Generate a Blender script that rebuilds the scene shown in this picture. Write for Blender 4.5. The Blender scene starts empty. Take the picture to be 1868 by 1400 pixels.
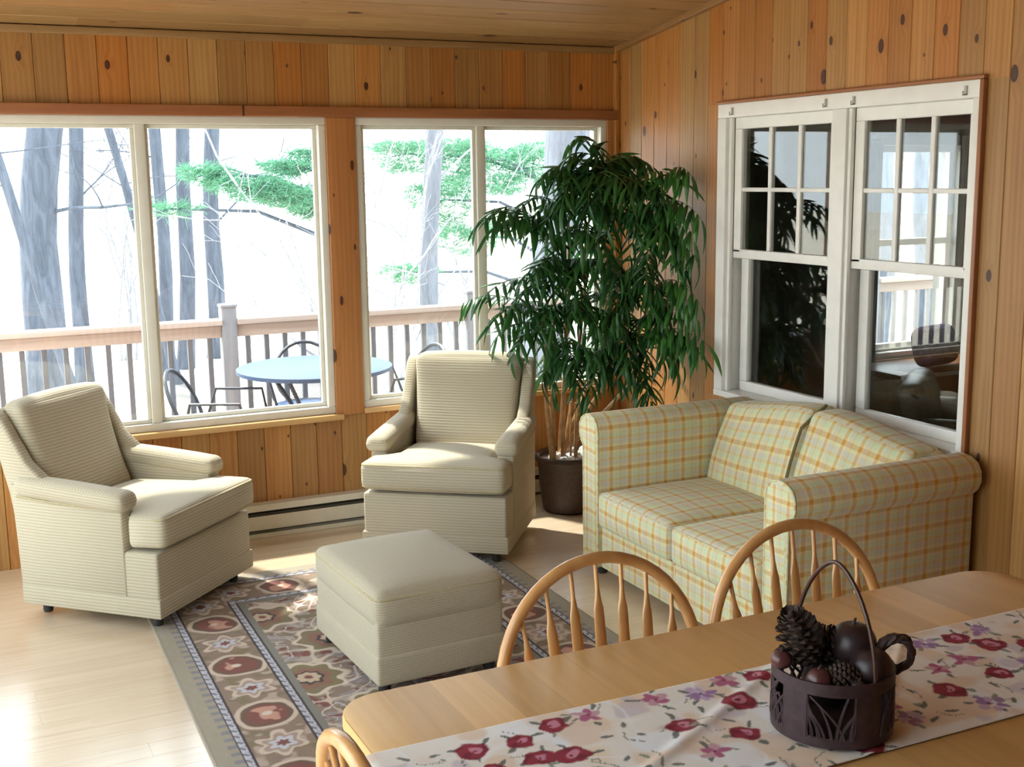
import bpy, bmesh, math, random
import numpy as np
from mathutils import Vector, Matrix, Euler
random.seed(7)
RNG = np.random.default_rng(11)
scene = bpy.context.scene
COL = scene.collection
R = math.radians

# ---------------------------------------------------------------- camera
def make_camera():
    yaw, p, r = R(25.652), R(9.823), R(-0.742)
    fw = Vector((math.sin(yaw) * math.cos(p), math.cos(yaw) * math.cos(p), -math.sin(p)))
    rt = Vector((math.cos(yaw), -math.sin(yaw), 0))
    up = rt.cross(fw)
    rt2 = rt * math.cos(r) + up * math.sin(r)
    up2 = -rt * math.sin(r) + up * math.cos(r)
    m = Matrix((rt2, up2, -fw)).transposed().to_4x4()
    m.translation = (0, 0, 1.65)
    cd = bpy.data.cameras.new('camera')
    cd.sensor_width = 36
    cd.lens = 2188.14 * 36 / 1868
    cd.clip_start = 0.05
    cam = bpy.data.objects.new('camera', cd)
    cam.matrix_world = m
    COL.objects.link(cam)
    scene.camera = cam
make_camera()

# ---------------------------------------------------------------- light and exposure
SKY = 5.2
w = bpy.data.worlds.new('sky'); scene.world = w; w.use_nodes = True
bg = w.node_tree.nodes['Background']
bg.inputs[0].default_value = (0.86, 0.93, 1.0, 1)
bg.inputs[1].default_value = SKY
sun = bpy.data.lights.new('sun', 'SUN'); sun.energy = 10.0; sun.angle = R(2.5); sun.color = (1, 0.95, 0.86)
so = bpy.data.objects.new('sun', sun); COL.objects.link(so)
so.rotation_euler = Vector((0.30, -0.62, -0.98)).to_track_quat('-Z', 'Y').to_euler()
scene.view_settings.view_transform = 'Standard'
scene.view_settings.look = 'None'
scene.view_settings.gamma = 1
scene.view_settings.use_curve_mapping = False
scene.view_settings.exposure = 0.12
scene.cycles.max_bounces = 10
scene.cycles.diffuse_bounces = 5
scene.cycles.transparent_max_bounces = 12

# ---------------------------------------------------------------- node helpers
class NT:
    def __init__(s, name):
        s.m = bpy.data.materials.new(name); s.m.use_nodes = True
        s.t = s.m.node_tree; s.n = s.t.nodes; s.b = s.n['Principled BSDF']
        s.out = s.n['Material Output']
    def node(s, typ, ins=None, **props):
        nd = s.n.new(typ)
        for k, v in props.items(): setattr(nd, k, v)
        for k, v in (ins or {}).items(): s.put(nd.inputs[k], v)
        return nd
    def put(s, sock, v):
        if isinstance(v, bpy.types.NodeSocket): s.t.links.new(v, sock)
        elif isinstance(v, (tuple, list)):
            sock.default_value = tuple(v) + ((1,) if len(v) == 3 and len(sock.default_value) == 4 else ())
        else: sock.default_value = v
    def math(s, op, a, b=0.0, c=0.0, clamp=False):
        return s.node('ShaderNodeMath', {0: a, 1: b, 2: c}, operation=op, use_clamp=clamp).outputs[0]
    def ramp(s, fac, stops, interp='LINEAR'):
        nd = s.node('ShaderNodeValToRGB', {0: fac}); cr = nd.color_ramp; cr.interpolation = interp
        while len(cr.elements) < len(stops): cr.elements.new(0.5)
        for e, (p, c) in zip(cr.elements, stops):
            e.position = p; e.color = tuple(c) + (1,)
        return nd.outputs[0]
    def mix(s, fac, a, b, mode='MIX'):
        nd = s.node('ShaderNodeMix', data_type='RGBA', blend_type=mode)
        s.put(nd.inputs[0], fac); s.put(nd.inputs[6], a); s.put(nd.inputs[7], b)
        return nd.outputs[2]
    def noise(s, vec, scale, detail=3, rough=0.5, dist=0.0):
        return s.node('ShaderNodeTexNoise', {'Vector': vec, 'Scale': scale, 'Detail': detail, 'Roughness': rough, 'Distortion': dist}).outputs[0]
    def vmul(s, vec, k):
        return s.node('ShaderNodeVectorMath', {0: vec, 1: k}, operation='MULTIPLY').outputs[0]
    def vadd(s, vec, k):
        return s.node('ShaderNodeVectorMath', {0: vec, 1: k}, operation='ADD').outputs[0]
    def obj(s): return s.node('ShaderNodeTexCoord').outputs['Object']
    def uv(s): return s.node('ShaderNodeTexCoord').outputs['UV']
    def rnd(s): return s.node('ShaderNodeObjectInfo').outputs['Random']
    def xyz(s, v):
        nd = s.node('ShaderNodeSeparateXYZ', {0: v}); return nd.outputs
    def comb(s, x, y, z): return s.node('ShaderNodeCombineXYZ', {0: x, 1: y, 2: z}).outputs[0]
    def bump(s, h, strength=0.3, dist=0.01):
        s.put(s.b.inputs['Normal'], s.node('ShaderNodeBump', {'Height': h, 'Strength': strength, 'Distance': dist}).outputs[0])
    def fin(s, col=None, rough=None, **kw):
        if col is not None: s.put(s.b.inputs['Base Color'], col)
        if rough is not None: s.put(s.b.inputs['Roughness'], rough)
        for k, v in kw.items(): s.put(s.b.inputs[k.replace('_', ' ')], v)
        return s.m

def plain(name, col, rough=0.6, vary=0.12, scale=18, bump=0.0, **kw):
    s = NT(name)
    f = s.noise(s.obj(), scale, 4)
    a = tuple(c * (1 - vary) for c in col); b = tuple(min(1, c * (1 + vary)) for c in col)
    if bump: s.bump(f, bump, 0.004)
    return s.fin(s.ramp(f, [(0.3, a), (0.7, b)]), rough, **kw)

def pine(name, light, dark, knot=(0.060, 0.019, 0.009), rough=0.45, knots=0.35, ks=(6.0, 4.0), tint=0.35, coat=0.05):
    s = NT(name); o = s.obj(); r = s.rnd()
    r2 = s.math('FRACT', s.math('MULTIPLY', r, 57.31))
    off = s.comb(s.math('MULTIPLY', r, 37.0), s.math('MULTIPLY', r2, 11.0), s.math('MULTIPLY', r, 91.0))
    p = s.vadd(o, off)
    x, y, z = s.xyz(p)
    kp = s.comb(s.math('MULTIPLY', x, ks[0]), s.math('MULTIPLY', z, ks[1]), 0.0)
    vor = s.node('ShaderNodeTexVoronoi', {'Vector': kp, 'Scale': 1.0, 'Randomness': 0.8}, voronoi_dimensions='2D')
    d = vor.outputs['Distance']
    cx = s.xyz(vor.outputs['Color'])
    has = s.math('LESS_THAN', cx[0], knots)
    size = s.math('MULTIPLY_ADD', s.math('MULTIPLY', cx[1], cx[1]), 0.085, 0.024)
    near = s.math('SUBTRACT', 1.0, s.math('DIVIDE', d, s.math('MULTIPLY', size, 3.2)), clamp=True)
    near = s.math('MULTIPLY', near, has)
    g1 = s.noise(s.vmul(p, (38, 38, 2.2)), 1.0, 5, 0.6, 0.5)
    xx = s.math('ADD', x, s.math('MULTIPLY', near, 0.03))
    wv = s.node('ShaderNodeTexWave', {'Vector': s.comb(xx, y, s.math('MULTIPLY', z, 0.07)), 'Scale': 14.0, 'Distortion': 5.0, 'Detail': 2.0, 'Detail Scale': 1.2}, wave_type='BANDS', bands_direction='X').outputs[1]
    g2 = s.noise(s.vmul(p, (16, 16, 0.9)), 1.0, 3, 0.5, 1.2)
    fac = s.math('ADD', s.math('ADD', s.math('MULTIPLY', g1, 0.45), s.math('MULTIPLY', g2, 0.4)), s.math('MULTIPLY', wv, 0.15))
    base = s.ramp(fac, [(0.3, dark), (0.62, light)])
    base = s.mix(s.math('MULTIPLY', near, 0.5), base, dark)
    kn = s.math('MULTIPLY', has, s.math('LESS_THAN', d, size))
    ring = s.math('MULTIPLY', has, s.math('LESS_THAN', d, s.math('MULTIPLY', size, 0.6)))
    base = s.mix(kn, base, knot)
    base = s.mix(s.math('MULTIPLY', ring, 0.5), base, tuple(c * 1.4 for c in knot))
    hsv = s.node('ShaderNodeHueSaturation', {'Color': base, 'Fac': 1.0, 'Hue': s.math('MULTIPLY_ADD', r2, 0.02, 0.49),
                 'Saturation': s.math('MULTIPLY_ADD', r2, -0.12, 1.05), 'Value': s.math('MULTIPLY_ADD', r, tint, 1.0 - tint / 2)})
    s.bump(fac, 0.12, 0.002)
    return s.fin(hsv.outputs[0], rough, Coat_Weight=coat, Coat_Roughness=0.25)

def wood(name, light, dark, rough=0.35, tint=0.25, stretch=(30, 30, 1.6), coat=0.1, crough=0.2, cior=1.5):
    s = NT(name); r = s.rnd()
    off = s.comb(s.math('MULTIPLY', r, 37.0), s.math('MULTIPLY', r, 13.0), s.math('MULTIPLY', r, 71.0))
    p = s.vadd(s.obj(), off)
    g = s.noise(s.vmul(p, stretch), 1.0, 5, 0.6, 0.4)
    hsv = s.node('ShaderNodeHueSaturation', {'Color': s.ramp(g, [(0.3, dark), (0.65, light)]), 'Fac': 1.0,
                 'Value': s.math('MULTIPLY_ADD', r, tint, 1.0 - tint / 2)})
    return s.fin(hsv.outputs[0], rough, Coat_Weight=coat, Coat_Roughness=crough, Coat_IOR=cior)

def glass_mat(name, tint=(0.96, 0.98, 0.97)):
    s = NT(name); s.n.remove(s.b)
    tr = s.node('ShaderNodeBsdfTransparent', {0: tint})
    gl = s.node('ShaderNodeBsdfGlossy', {'Color': (1, 1, 1), 'Roughness': 0.0})
    bf = s.node('ShaderNodeNewGeometry').outputs['Backfacing']
    fr = s.node('ShaderNodeFresnel', {'IOR': s.math('MULTIPLY_ADD', bf, 1 / 1.5 - 1.5, 1.5)})   # same reflectance from both faces
    k = fr.outputs[0]
    mx = s.node('ShaderNodeMixShader', {0: k, 1: tr.outputs[0], 2: gl.outputs[0]})
    s.t.links.new(mx.outputs[0], s.out.inputs[0])
    return s.m

def attr_mat(name, rough=0.9, bscale=900, bstr=0.35):
    s = NT(name)
    c = s.node('ShaderNodeAttribute', attribute_name='print').outputs['Color']
    f = s.noise(s.obj(), bscale, 2)
    s.bump(f, bstr, 0.003)
    return s.fin(s.mix(0.25, c, s.ramp(f, [(0.3, (0.55, 0.55, 0.55)), (0.7, (1, 1, 1))]), 'MULTIPLY'), rough)

def rib_fabric(name, light, dark, period=0.0125, check=0.0):
    s = NT(name); u, v, _ = s.xyz(s.uv())
    tri = lambda c, p: s.math('PINGPONG', s.math('DIVIDE', c, p), 0.5)
    a = s.math('MULTIPLY', tri(v, period), 2.0)
    b = s.math('MULTIPLY', tri(u, 0.0062), 2.0)
    f = s.math('ADD', s.math('MULTIPLY', a, 1.0 - check), s.math('MULTIPLY', b, check))
    n = s.noise(s.obj(), 140, 3)
    f2 = s.math('ADD', s.math('MULTIPLY', f, 0.7), s.math('MULTIPLY', n, 0.3))
    s.bump(f2, 0.35, 0.0025)
    return s.fin(s.ramp(f2, [(0.2, dark), (0.75, light)]), 0.9, Sheen_Weight=0.15)

def plaid_mat(name):
    s = NT(name); u, v, _ = s.xyz(s.uv())
    och, cre, mint, lav, pal = (0.60, 0.30, 0.05), (0.74, 0.67, 0.38), (0.58, 0.67, 0.44), (0.60, 0.57, 0.48), (0.68, 0.50, 0.18)
    st = [(0.0, och), (0.15, och), (0.19, cre), (0.28, cre), (0.32, mint), (0.5, mint), (0.54, pal), (0.6, pal), (0.64, lav), (0.84, lav), (0.88, cre), (0.97, cre), (1.0, och)]
    per = 0.088
    a = s.ramp(s.math('FRACT', s.math('DIVIDE', s.math('ADD', u, 5.0), per)), st)
    b = s.ramp(s.math('FRACT', s.math('DIVIDE', s.math('ADD', v, 5.02), per)), st)
    c = s.mix(0.5, a, b)
    n = s.noise(s.obj(), 260, 2)
    s.bump(n, 0.25, 0.002)
    c = s.mix(0.18, c, s.ramp(n, [(0.3, (0.4, 0.4, 0.4)), (0.7, (1, 1, 1))]), 'MULTIPLY')
    return s.fin(c, 0.85, Sheen_Weight=0.2)

def bark_mat(name, a, b):
    s = NT(name)
    f = s.noise(s.vmul(s.obj(), (9, 9, 1.6)), 1.0, 6, 0.65, 1.0)
    s.bump(f, 0.8, 0.05)
    return s.fin(s.ramp(f, [(0.35, a), (0.65, b)]), 0.95)

def leaf_mat(name, a, b, rough=0.35, trans=0.15):
    s = NT(name)
    f = s.noise(s.obj(), 9, 3); r = s.rnd()
    f = s.math('ADD', s.math('MULTIPLY', f, 0.5), s.math('MULTIPLY', r, 0.5))
    c = s.ramp(f, [(0.2, a), (0.8, b)])
    s.fin(c, rough)
    tl = s.node('ShaderNodeBsdfTranslucent', {0: c})
    mx = s.node('ShaderNodeMixShader', {0: trans, 1: s.b.outputs[0], 2: tl.outputs[0]})
    s.t.links.new(mx.outputs[0], s.out.inputs[0])
    return s.m

M = {}
M['pine'] = pine('knotty_pine', (0.43, 0.198, 0.050), (0.31, 0.124, 0.026), knots=0.8, ks=(6.2, 3.4), rough=0.5)
M['pine_ceiling'] = pine('ceiling_pine', (0.37, 0.215, 0.085), (0.26, 0.135, 0.047), knots=0.45, ks=(5.5, 2.0), tint=0.25)
M['pine_trim'] = pine('pine_trim', (0.34, 0.125, 0.042), (0.25, 0.08, 0.026), knots=0.3, ks=(8, 5), tint=0.12)
M['pine_post'] = pine('pine_post', (0.47, 0.215, 0.07), (0.38, 0.15, 0.042), knots=0.7, ks=(9, 3.2), tint=0.1)
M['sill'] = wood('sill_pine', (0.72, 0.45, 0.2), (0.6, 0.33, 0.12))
M['floor'] = wood('floor_laminate', (0.68, 0.55, 0.40), (0.60, 0.46, 0.31), rough=0.3, tint=0.08, stretch=(40, 40, 2.0), coat=1.0, crough=0.2, cior=1.8)
M['table'] = wood('table_maple', (0.66, 0.40, 0.15), (0.58, 0.33, 0.115), rough=0.5, tint=0.26, stretch=(34, 34, 2.2), coat=0.04)
M['oak'] = wood('chair_oak', (0.62, 0.34, 0.13), (0.50, 0.24, 0.08), rough=0.3, tint=0.08, stretch=(22, 22, 5), coat=0.3)
M['vinyl'] = plain('cream_vinyl', (0.70, 0.68, 0.60), 0.4, 0.03)
M['white'] = plain('white_paint', (0.78, 0.77, 0.73), 0.4, 0.03)
M['heater'] = plain('heater_enamel', (0.62, 0.58, 0.48), 0.4, 0.04)
M['dark'] = plain('dark_slot', (0.06, 0.055, 0.045), 0.7, 0.1)
M['metal'] = plain('grey_metal', (0.35, 0.34, 0.32), 0.4, 0.1, Metallic=0.8)
M['glass'] = glass_mat('window_glass')
M['rib'] = rib_fabric('ribbed_upholstery', (0.475, 0.425, 0.315), (0.365, 0.318, 0.222))
M['check'] = rib_fabric('checked_upholstery', (0.48, 0.43, 0.315), (0.30, 0.26, 0.18), 0.0085, 0.5)
M['welt'] = plain('welt_cord', (0.40, 0.34, 0.20), 0.9, 0.1, 90)
M['plaid'] = plaid_mat('plaid_upholstery')
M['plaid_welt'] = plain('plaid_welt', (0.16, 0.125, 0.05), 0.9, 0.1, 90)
M['black'] = plain('black_plastic', (0.02, 0.02, 0.02), 0.5, 0.2)
M['rug'] = attr_mat('rug_pile', 0.95, 700, 0.5)
M['runner'] = attr_mat('runner_cotton', 0.85, 1200, 0.15)
M['iron'] = plain('brown_iron', (0.062, 0.038, 0.044), 0.5, 0.25, 60, 0.2, Metallic=0.35)
M['hoop'] = plain('hoop_handle', (0.055, 0.02, 0.012), 0.35, 0.2, 60)
M['cone'] = plain('cone_scales', (0.055, 0.032, 0.022), 0.7, 0.4, 60, 0.3)
M['ball'] = plain('dark_gourd', (0.035, 0.020, 0.022), 0.4, 0.5, 22, 0.1)
M['gourd2'] = plain('plum_gourd', (0.10, 0.035, 0.034), 0.35, 0.3, 30)
M['vine'] = plain('dark_vine', (0.045, 0.022, 0.018), 0.6, 0.3, 40)
M['pot'] = plain('dark_wicker', (0.045, 0.022, 0.014), 0.5, 0.35, 60, 0.4)
M['stone'] = plain('pale_pebble', (0.50, 0.49, 0.46), 0.7, 0.2, 25)
M['cane'] = plain('tan_cane', (0.42, 0.25, 0.115), 0.4, 0.25, 30)
M['rachis'] = plain('green_stem', (0.10, 0.16, 0.035), 0.5, 0.2, 30)
M['leaf'] = leaf_mat('glossy_leaf', (0.014, 0.075, 0.020), (0.09, 0.27, 0.05), 0.36, 0.3)
M['bark'] = bark_mat('hazed_bark', (0.065, 0.080, 0.110), (0.125, 0.15, 0.20))  # bluish, raised tones put the outdoor haze into the bark colour
M['bark2'] = bark_mat('hazed_pale_bark', (0.125, 0.14, 0.17), (0.20, 0.22, 0.265))  # paler bark, its tones also lifted for the outdoor haze
M['twig'] = plain('pale_twig', (0.28, 0.29, 0.32), 0.9, 0.2)
M['needle'] = leaf_mat('hazed_needles', (0.09, 0.26, 0.17), (0.16, 0.40, 0.25), 0.6, 0.3)  # green made paler to stand in for the hazy glow outdoors
M['ground'] = plain('leaf_litter', (0.62, 0.56, 0.47), 0.95, 0.15, 1.2)
M['deck'] = wood('grey_deck', (0.50, 0.42, 0.37), (0.40, 0.33, 0.29), 0.8, 0.2)
M['post'] = wood('weathered_post', (0.15, 0.155, 0.17), (0.11, 0.11, 0.125), 0.85, 0.1)
M['post_grey'] = wood('grey_post', (0.30, 0.31, 0.33), (0.23, 0.235, 0.26), 0.85, 0.1)
M['patio'] = plain('patio_steel', (0.035, 0.045, 0.065), 0.5, 0.2)
M['patio_top'] = plain('patio_mesh', (0.045, 0.088, 0.18), 0.5, 0.15, 120)
def mesh_fabric(name, col, open_):
    s = NT(name); s.fin(col, 0.5)
    tr = s.node('ShaderNodeBsdfTransparent', {0: (1, 1, 1)})
    x, y, z = s.xyz(s.obj())
    w1 = s.math('LESS_THAN', s.math('FRACT', s.math('MULTIPLY', s.math('ADD', x, z), 90.0)), open_)
    w2 = s.math('LESS_THAN', s.math('FRACT', s.math('MULTIPLY', s.math('SUBTRACT', x, z), 90.0)), open_)
    mx = s.node('ShaderNodeMixShader', {0: s.math('MULTIPLY', w1, w2), 1: s.b.outputs[0], 2: tr.outputs[0]})
    s.t.links.new(mx.outputs[0], s.out.inputs[0])
    return s.m
M['patio_net'] = mesh_fabric('patio_net', (0.05, 0.07, 0.10), 0.72)
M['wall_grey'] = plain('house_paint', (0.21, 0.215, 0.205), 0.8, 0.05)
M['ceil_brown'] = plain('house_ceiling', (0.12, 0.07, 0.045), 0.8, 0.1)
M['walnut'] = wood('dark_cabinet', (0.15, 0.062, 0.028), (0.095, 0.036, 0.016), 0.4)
M['leather'] = plain('dark_leather', (0.05, 0.032, 0.024), 0.4, 0.2)
M['purple'] = plain('purple_fabric', (0.22, 0.12, 0.26), 0.9, 0.35, 26)
M['green_fab'] = plain('green_fabric', (0.15, 0.19, 0.10), 0.9, 0.3, 26)
M['curtain'] = plain('green_curtain', (0.10, 0.13, 0.075), 0.9, 0.15)

# ---------------------------------------------------------------- mesh helpers
class MB:
    def __init__(s): s.v = []; s.f = []; s.uv = []
    def add(s, vs, fs, uvs=None, mat=None):
        k = len(s.v)
        s.v += [tuple(mat @ Vector(p)) if mat else tuple(p) for p in vs]
        for i, f in enumerate(fs):
            s.f.append(tuple(a + k for a in f))
            s.uv.append(uvs[i] if uvs else None)
        return s
    def box(s, x0, x1, y0, y1, z0, z1, mat=None):
        v = [(x, y, z) for x in (x0, x1) for y in (y0, y1) for z in (z0, z1)]
        f = [(0, 1, 3, 2), (4, 6, 7, 5), (0, 4, 5, 1), (2, 3, 7, 6), (0, 2, 6, 4), (1, 5, 7, 3)]
        uv = []
        for q in f:
            n = (Vector(v[q[1]]) - Vector(v[q[0]])).cross(Vector(v[q[2]]) - Vector(v[q[1]]))
            uv.append([cubeuv(v[a], n) for a in q])
        return s.add(v, f, uv, mat)
    def soft(s, size, r, crown=(0, 0, 0), n=5, at=(0, 0, 0), rot=None, deform=None, uvo=(0, 0)):
        vs, fs, uvs = softbox(size, r, crown, n, uvo)
        if deform: vs = [deform(Vector(p)) for p in vs]
        mt = Matrix.Translation(at) @ (Euler(rot).to_matrix().to_4x4() if rot else Matrix())
        return s.add(vs, fs, uvs, mt)
    def tube(s, pts, rad, n=8, caps=True, flat=None):
        pts = [Vector(p) for p in pts]
        rs = rad if isinstance(rad, (list, tuple)) else [rad] * len(pts)
        vs, fs, uvs = [], [], []
        prev = None; L = 0
        closed = (pts[0] - pts[-1]).length < 1e-6
        Ls = []
        for i, p in enumerate(pts):
            t = (pts[min(i + 1, len(pts) - 1)] - pts[max(i - 1, 0)])
            if closed and i in (0, len(pts) - 1): t = pts[1] - pts[-2]
            t.normalize()
            if i: L += (p - pts[i - 1]).length
            Ls.append(L)
            if prev is None:
                a = Vector((0, 0, 1)) if abs(t.z) < 0.9 else Vector((1, 0, 0))
                u = t.cross(a).normalized()
            else:
                u = (prev - t * prev.dot(t)).normalized()
            prev = u; w_ = t.cross(u)
            for k in range(n):
                a = 2 * math.pi * k / n
                r1 = rs[i]; r2 = rs[i] * (flat if flat else 1)
                vs.append(p + u * math.cos(a) * r1 + w_ * math.sin(a) * r2)
        for i in range(len(pts) - 1):
            for k in range(n):
                k2 = (k + 1) % n
                fs.append((i * n + k, i * n + k2, (i + 1) * n + k2, (i + 1) * n + k))
                uvs.append([(k / n, Ls[i]), ((k + 1) / n, Ls[i]), ((k + 1) / n, Ls[i + 1]), (k / n, Ls[i + 1])])
        if caps and not closed:
            fs.append(tuple(range(n - 1, -1, -1))); uvs.append([(0, 0)] * n)
            m = (len(pts) - 1) * n
            fs.append(tuple(m + k for k in range(n))); uvs.append([(0, 0)] * n)
        return s.add(vs, fs, uvs)
    def lathe(s, prof, n=16, mat=None):
        vs, fs = [], []
        for r, z in prof:
            for k in range(n):
                a = 2 * math.pi * k / n
                vs.append((r * math.cos(a), r * math.sin(a), z))
        for i in range(len(prof) - 1):
            for k in range(n):
                k2 = (k + 1) % n
                fs.append((i * n + k, i * n + k2, (i + 1) * n + k2, (i + 1) * n + k))
        fs.append(tuple(range(n - 1, -1, -1))); fs.append(tuple((len(prof) - 1) * n + k for k in range(n)))
        return s.add(vs, fs, None, mat)
    def extrude(s, prof, x0, x1, axis='x', rnd=0.012, uvo=(0, 0), mat=None):
        """prof: closed CCW list of 2-D points; extruded along axis with softened ends"""
        pr = [Vector((a, b)) for a, b in prof]
        c = sum(pr, Vector((0, 0))) / len(pr)
        n = len(pr); vs = []; fs = []; uvs = []
        ring = [(x0, rnd), (x0 + rnd * 0.3, rnd * 0.35), (x0 + rnd, 0), (x1 - rnd, 0), (x1 - rnd * 0.3, rnd * 0.35), (x1, rnd)]
        per = [0]
        for i in range(n): per.append(per[-1] + (pr[(i + 1) % n] - pr[i]).length)
        def ins(i, d):
            e1 = (pr[i] - pr[i - 1]).normalized(); e2 = (pr[(i + 1) % n] - pr[i]).normalized()
            nrm = Vector((-(e1.y + e2.y), e1.x + e2.x))
            if nrm.length < 1e-6: return pr[i]
            nrm.normalize()
            return pr[i] + nrm * d
        def P(x, q): return (x, q.x, q.y) if axis == 'x' else ((q.x, x, q.y) if axis == 'y' else (q.x, q.y, x))
        for x, d in ring:
            for i in range(n): vs.append(P(x, ins(i, d)))
        for j in range(len(ring) - 1):
            for i in range(n):
                i2 = (i + 1) % n
                fs.append((j * n + i, (j + 1) * n + i, (j + 1) * n + i2, j * n + i2))
                xa, xb = ring[j][0], ring[j + 1][0]
                uvs.append([(xa + uvo[0], per[i] + uvo[1]), (xb + uvo[0], per[i] + uvo[1]), (xb + uvo[0], per[i + 1] + uvo[1]), (xa + uvo[0], per[i + 1] + uvo[1])])
        m = (len(ring) - 1) * n
        fs.append(tuple(range(n))); uvs.append([tuple(q) for q in pr])
        fs.append(tuple(m + i for i in range(n - 1, -1, -1))); uvs.append([tuple(pr[i]) for i in range(n - 1, -1, -1)])
        return s.add(vs, fs, uvs, mat)
    def mesh(s, name, mat, smooth=True, angle=40):
        me = bpy.data.meshes.new(name)
        me.from_pydata(s.v, [], s.f)
        if any(u for u in s.uv):
            l = me.uv_layers.new(name='UVMap')
            flat = []
            for f, u in zip(s.f, s.uv):
                for k in range(len(f)):
                    flat += list(u[k]) if u else [0, 0]
            l.data.foreach_set('uv', flat)
        me.materials.append(mat)
        bm = bmesh.new(); bm.from_mesh(me)
        bmesh.ops.recalc_face_normals(bm, faces=bm.faces)
        bm.to_mesh(me); bm.free()
        if smooth:
            me.polygons.foreach_set('use_smooth', [True] * len(me.polygons))
            me.set_sharp_from_angle(angle=R(angle))
        return me
    def build(s, name, mat, parent=None, loc=None, smooth=True, angle=40, label=None):
        return link(name, s.mesh(name, mat, smooth, angle), parent, loc, label)

def link(name, me, parent=None, loc=None, label=None):
    o = bpy.data.objects.new(name, me)
    COL.objects.link(o)
    if parent: o.parent = parent
    if loc is not None: o.location = loc
    if label: o['label'] = label
    return o

def cubeuv(p, n):
    ax = max(range(3), key=lambda i: abs(n[i]))
    return (p[1], p[2]) if ax == 0 else ((p[0], p[2]) if ax == 1 else (p[0], p[1]))

def softbox(size, r, crown=(0, 0, 0), n=5, uvo=(0, 0)):
    h = [a / 2 for a in size]; r = min(r, min(h) * 0.98)
    axes = []
    for a in h:
        i = a - r
        c = [-a, -a + r * 0.12, -a + r * 0.4] + [-i + 2 * i * k / n for k in range(n + 1)] + [a - r * 0.4, a - r * 0.12, a]
        axes.append(c)
    idx = {}; vs = []; fs = []; uvs = []
    def vert(p):
        key = tuple(round(q, 6) for q in p)
        if key in idx: return idx[key]
        inner = [max(-(h[k] - r), min(h[k] - r, p[k])) for k in range(3)]
        d = [p[k] - inner[k] for k in range(3)]
        L = math.sqrt(sum(q * q for q in d)) or 1
        q = [inner[k] + d[k] / L * r for k in range(3)]
        un = [p[k] / h[k] for k in range(3)]
        for k in range(3):
            if crown[k]:
                a, b = [un[j] for j in range(3) if j != k]
                q[k] += math.copysign(1, un[k]) * crown[k] * (1 - a * a) * (1 - b * b) * abs(un[k]) ** 4
        vs.append(tuple(q)); idx[key] = len(vs) - 1
        return idx[key]
    for k in range(3):
        a, b = [j for j in range(3) if j != k]
        for sg in (-1, 1):
            for i in range(len(axes[a]) - 1):
                for j in range(len(axes[b]) - 1):
                    quad = []; uq = []
                    for di, dj in ((0, 0), (1, 0), (1, 1), (0, 1)):
                        p = [0, 0, 0]; p[k] = sg * h[k]; p[a] = axes[a][i + di]; p[b] = axes[b][j + dj]
                        quad.append(vert(p)); uq.append((p[a] + uvo[0], p[b] + uvo[1]))
                    fs.append(tuple(quad)); uvs.append(uq)
    return vs, fs, uvs

def rrect(hx, hy, r, z, n=5):
    out = []
    for cx, cy, a0 in ((hx - r, hy - r, 0), (-hx + r, hy - r, 90), (-hx + r, -hy + r, 180), (hx - r, -hy + r, 270)):
        for k in range(n + 1):
            a = R(a0 + 90 * k / n)
            out.append((cx + r * math.cos(a), cy + r * math.sin(a), z))
    return out + [out[0]]

def thing(name, label, cat, loc=(0, 0, 0), rz=0, group=None):
    o = bpy.data.objects.new(name, None); COL.objects.link(o)
    o.empty_display_size = 0.1
    o.location = loc; o.rotation_euler = (0, 0, rz)
    return tag(o, label, cat, group)
def tag(o, label, cat, group=None, kind=None):
    o['label'] = label
    if cat: o['category'] = cat
    if group: o['group'] = group
    if kind: o['kind'] = kind
    return o
def struct(o, label, cat):
    return tag(o, label, cat, None, 'structure')
def copy_tree(o, parent=None):
    c = o.copy(); COL.objects.link(c)
    if parent: c.parent = parent
    for ch in list(o.children): copy_tree(ch, c)
    return c

_pl = {}
def plank_mesh(wd, L, t, mat, ch=0.003):
    key = (round(wd, 4), round(L, 3), t, mat.name, ch)
    if key not in _pl:
        h = wd / 2
        g = min(0.0008, ch * 0.2)
        prof = [(-h + g, ch), (-h + ch, 0), (h - ch, 0), (h - g, ch), (h - g, t), (-h + g, t)]
        m = MB(); n = len(prof)
        vs = [(a, b, z) for z in (0, L) for a, b in prof]
        fs = [tuple(range(n)), tuple(range(2 * n - 1, n - 1, -1))] + [(i, n + i, n + (i + 1) % n, (i + 1) % n) for i in range(n)]
        m.add(vs, fs)
        _pl[key] = m.mesh('plank', mat, False)
    return _pl[key]
def plank(parent, wd, L, t, mat, loc, basis=None, name='plank', ch=0.003):
    o = link(name, plank_mesh(wd, L, t, mat, ch), parent)
    m = basis.to_4x4() if basis else Matrix()
    m.translation = loc
    o.matrix_local = m
    return o
B_BACK = Matrix.Identity(3)                       # front faces -Y
B_RIGHT = Matrix.Rotation(R(-90), 3, 'Z')         # front faces -X
B_LEFT = Matrix.Rotation(R(90), 3, 'Z')           # front faces +X
B_REAR = Matrix.Rotation(R(180), 3, 'Z')          # front faces +Y

# ================================================================ room shell
YB, XR, XL, YR = 5.425, 3.225, -0.5, -1.6
SL = 0.14
def zc(y): return 2.285 + SL * (YB - y)
T = 0.018

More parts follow.
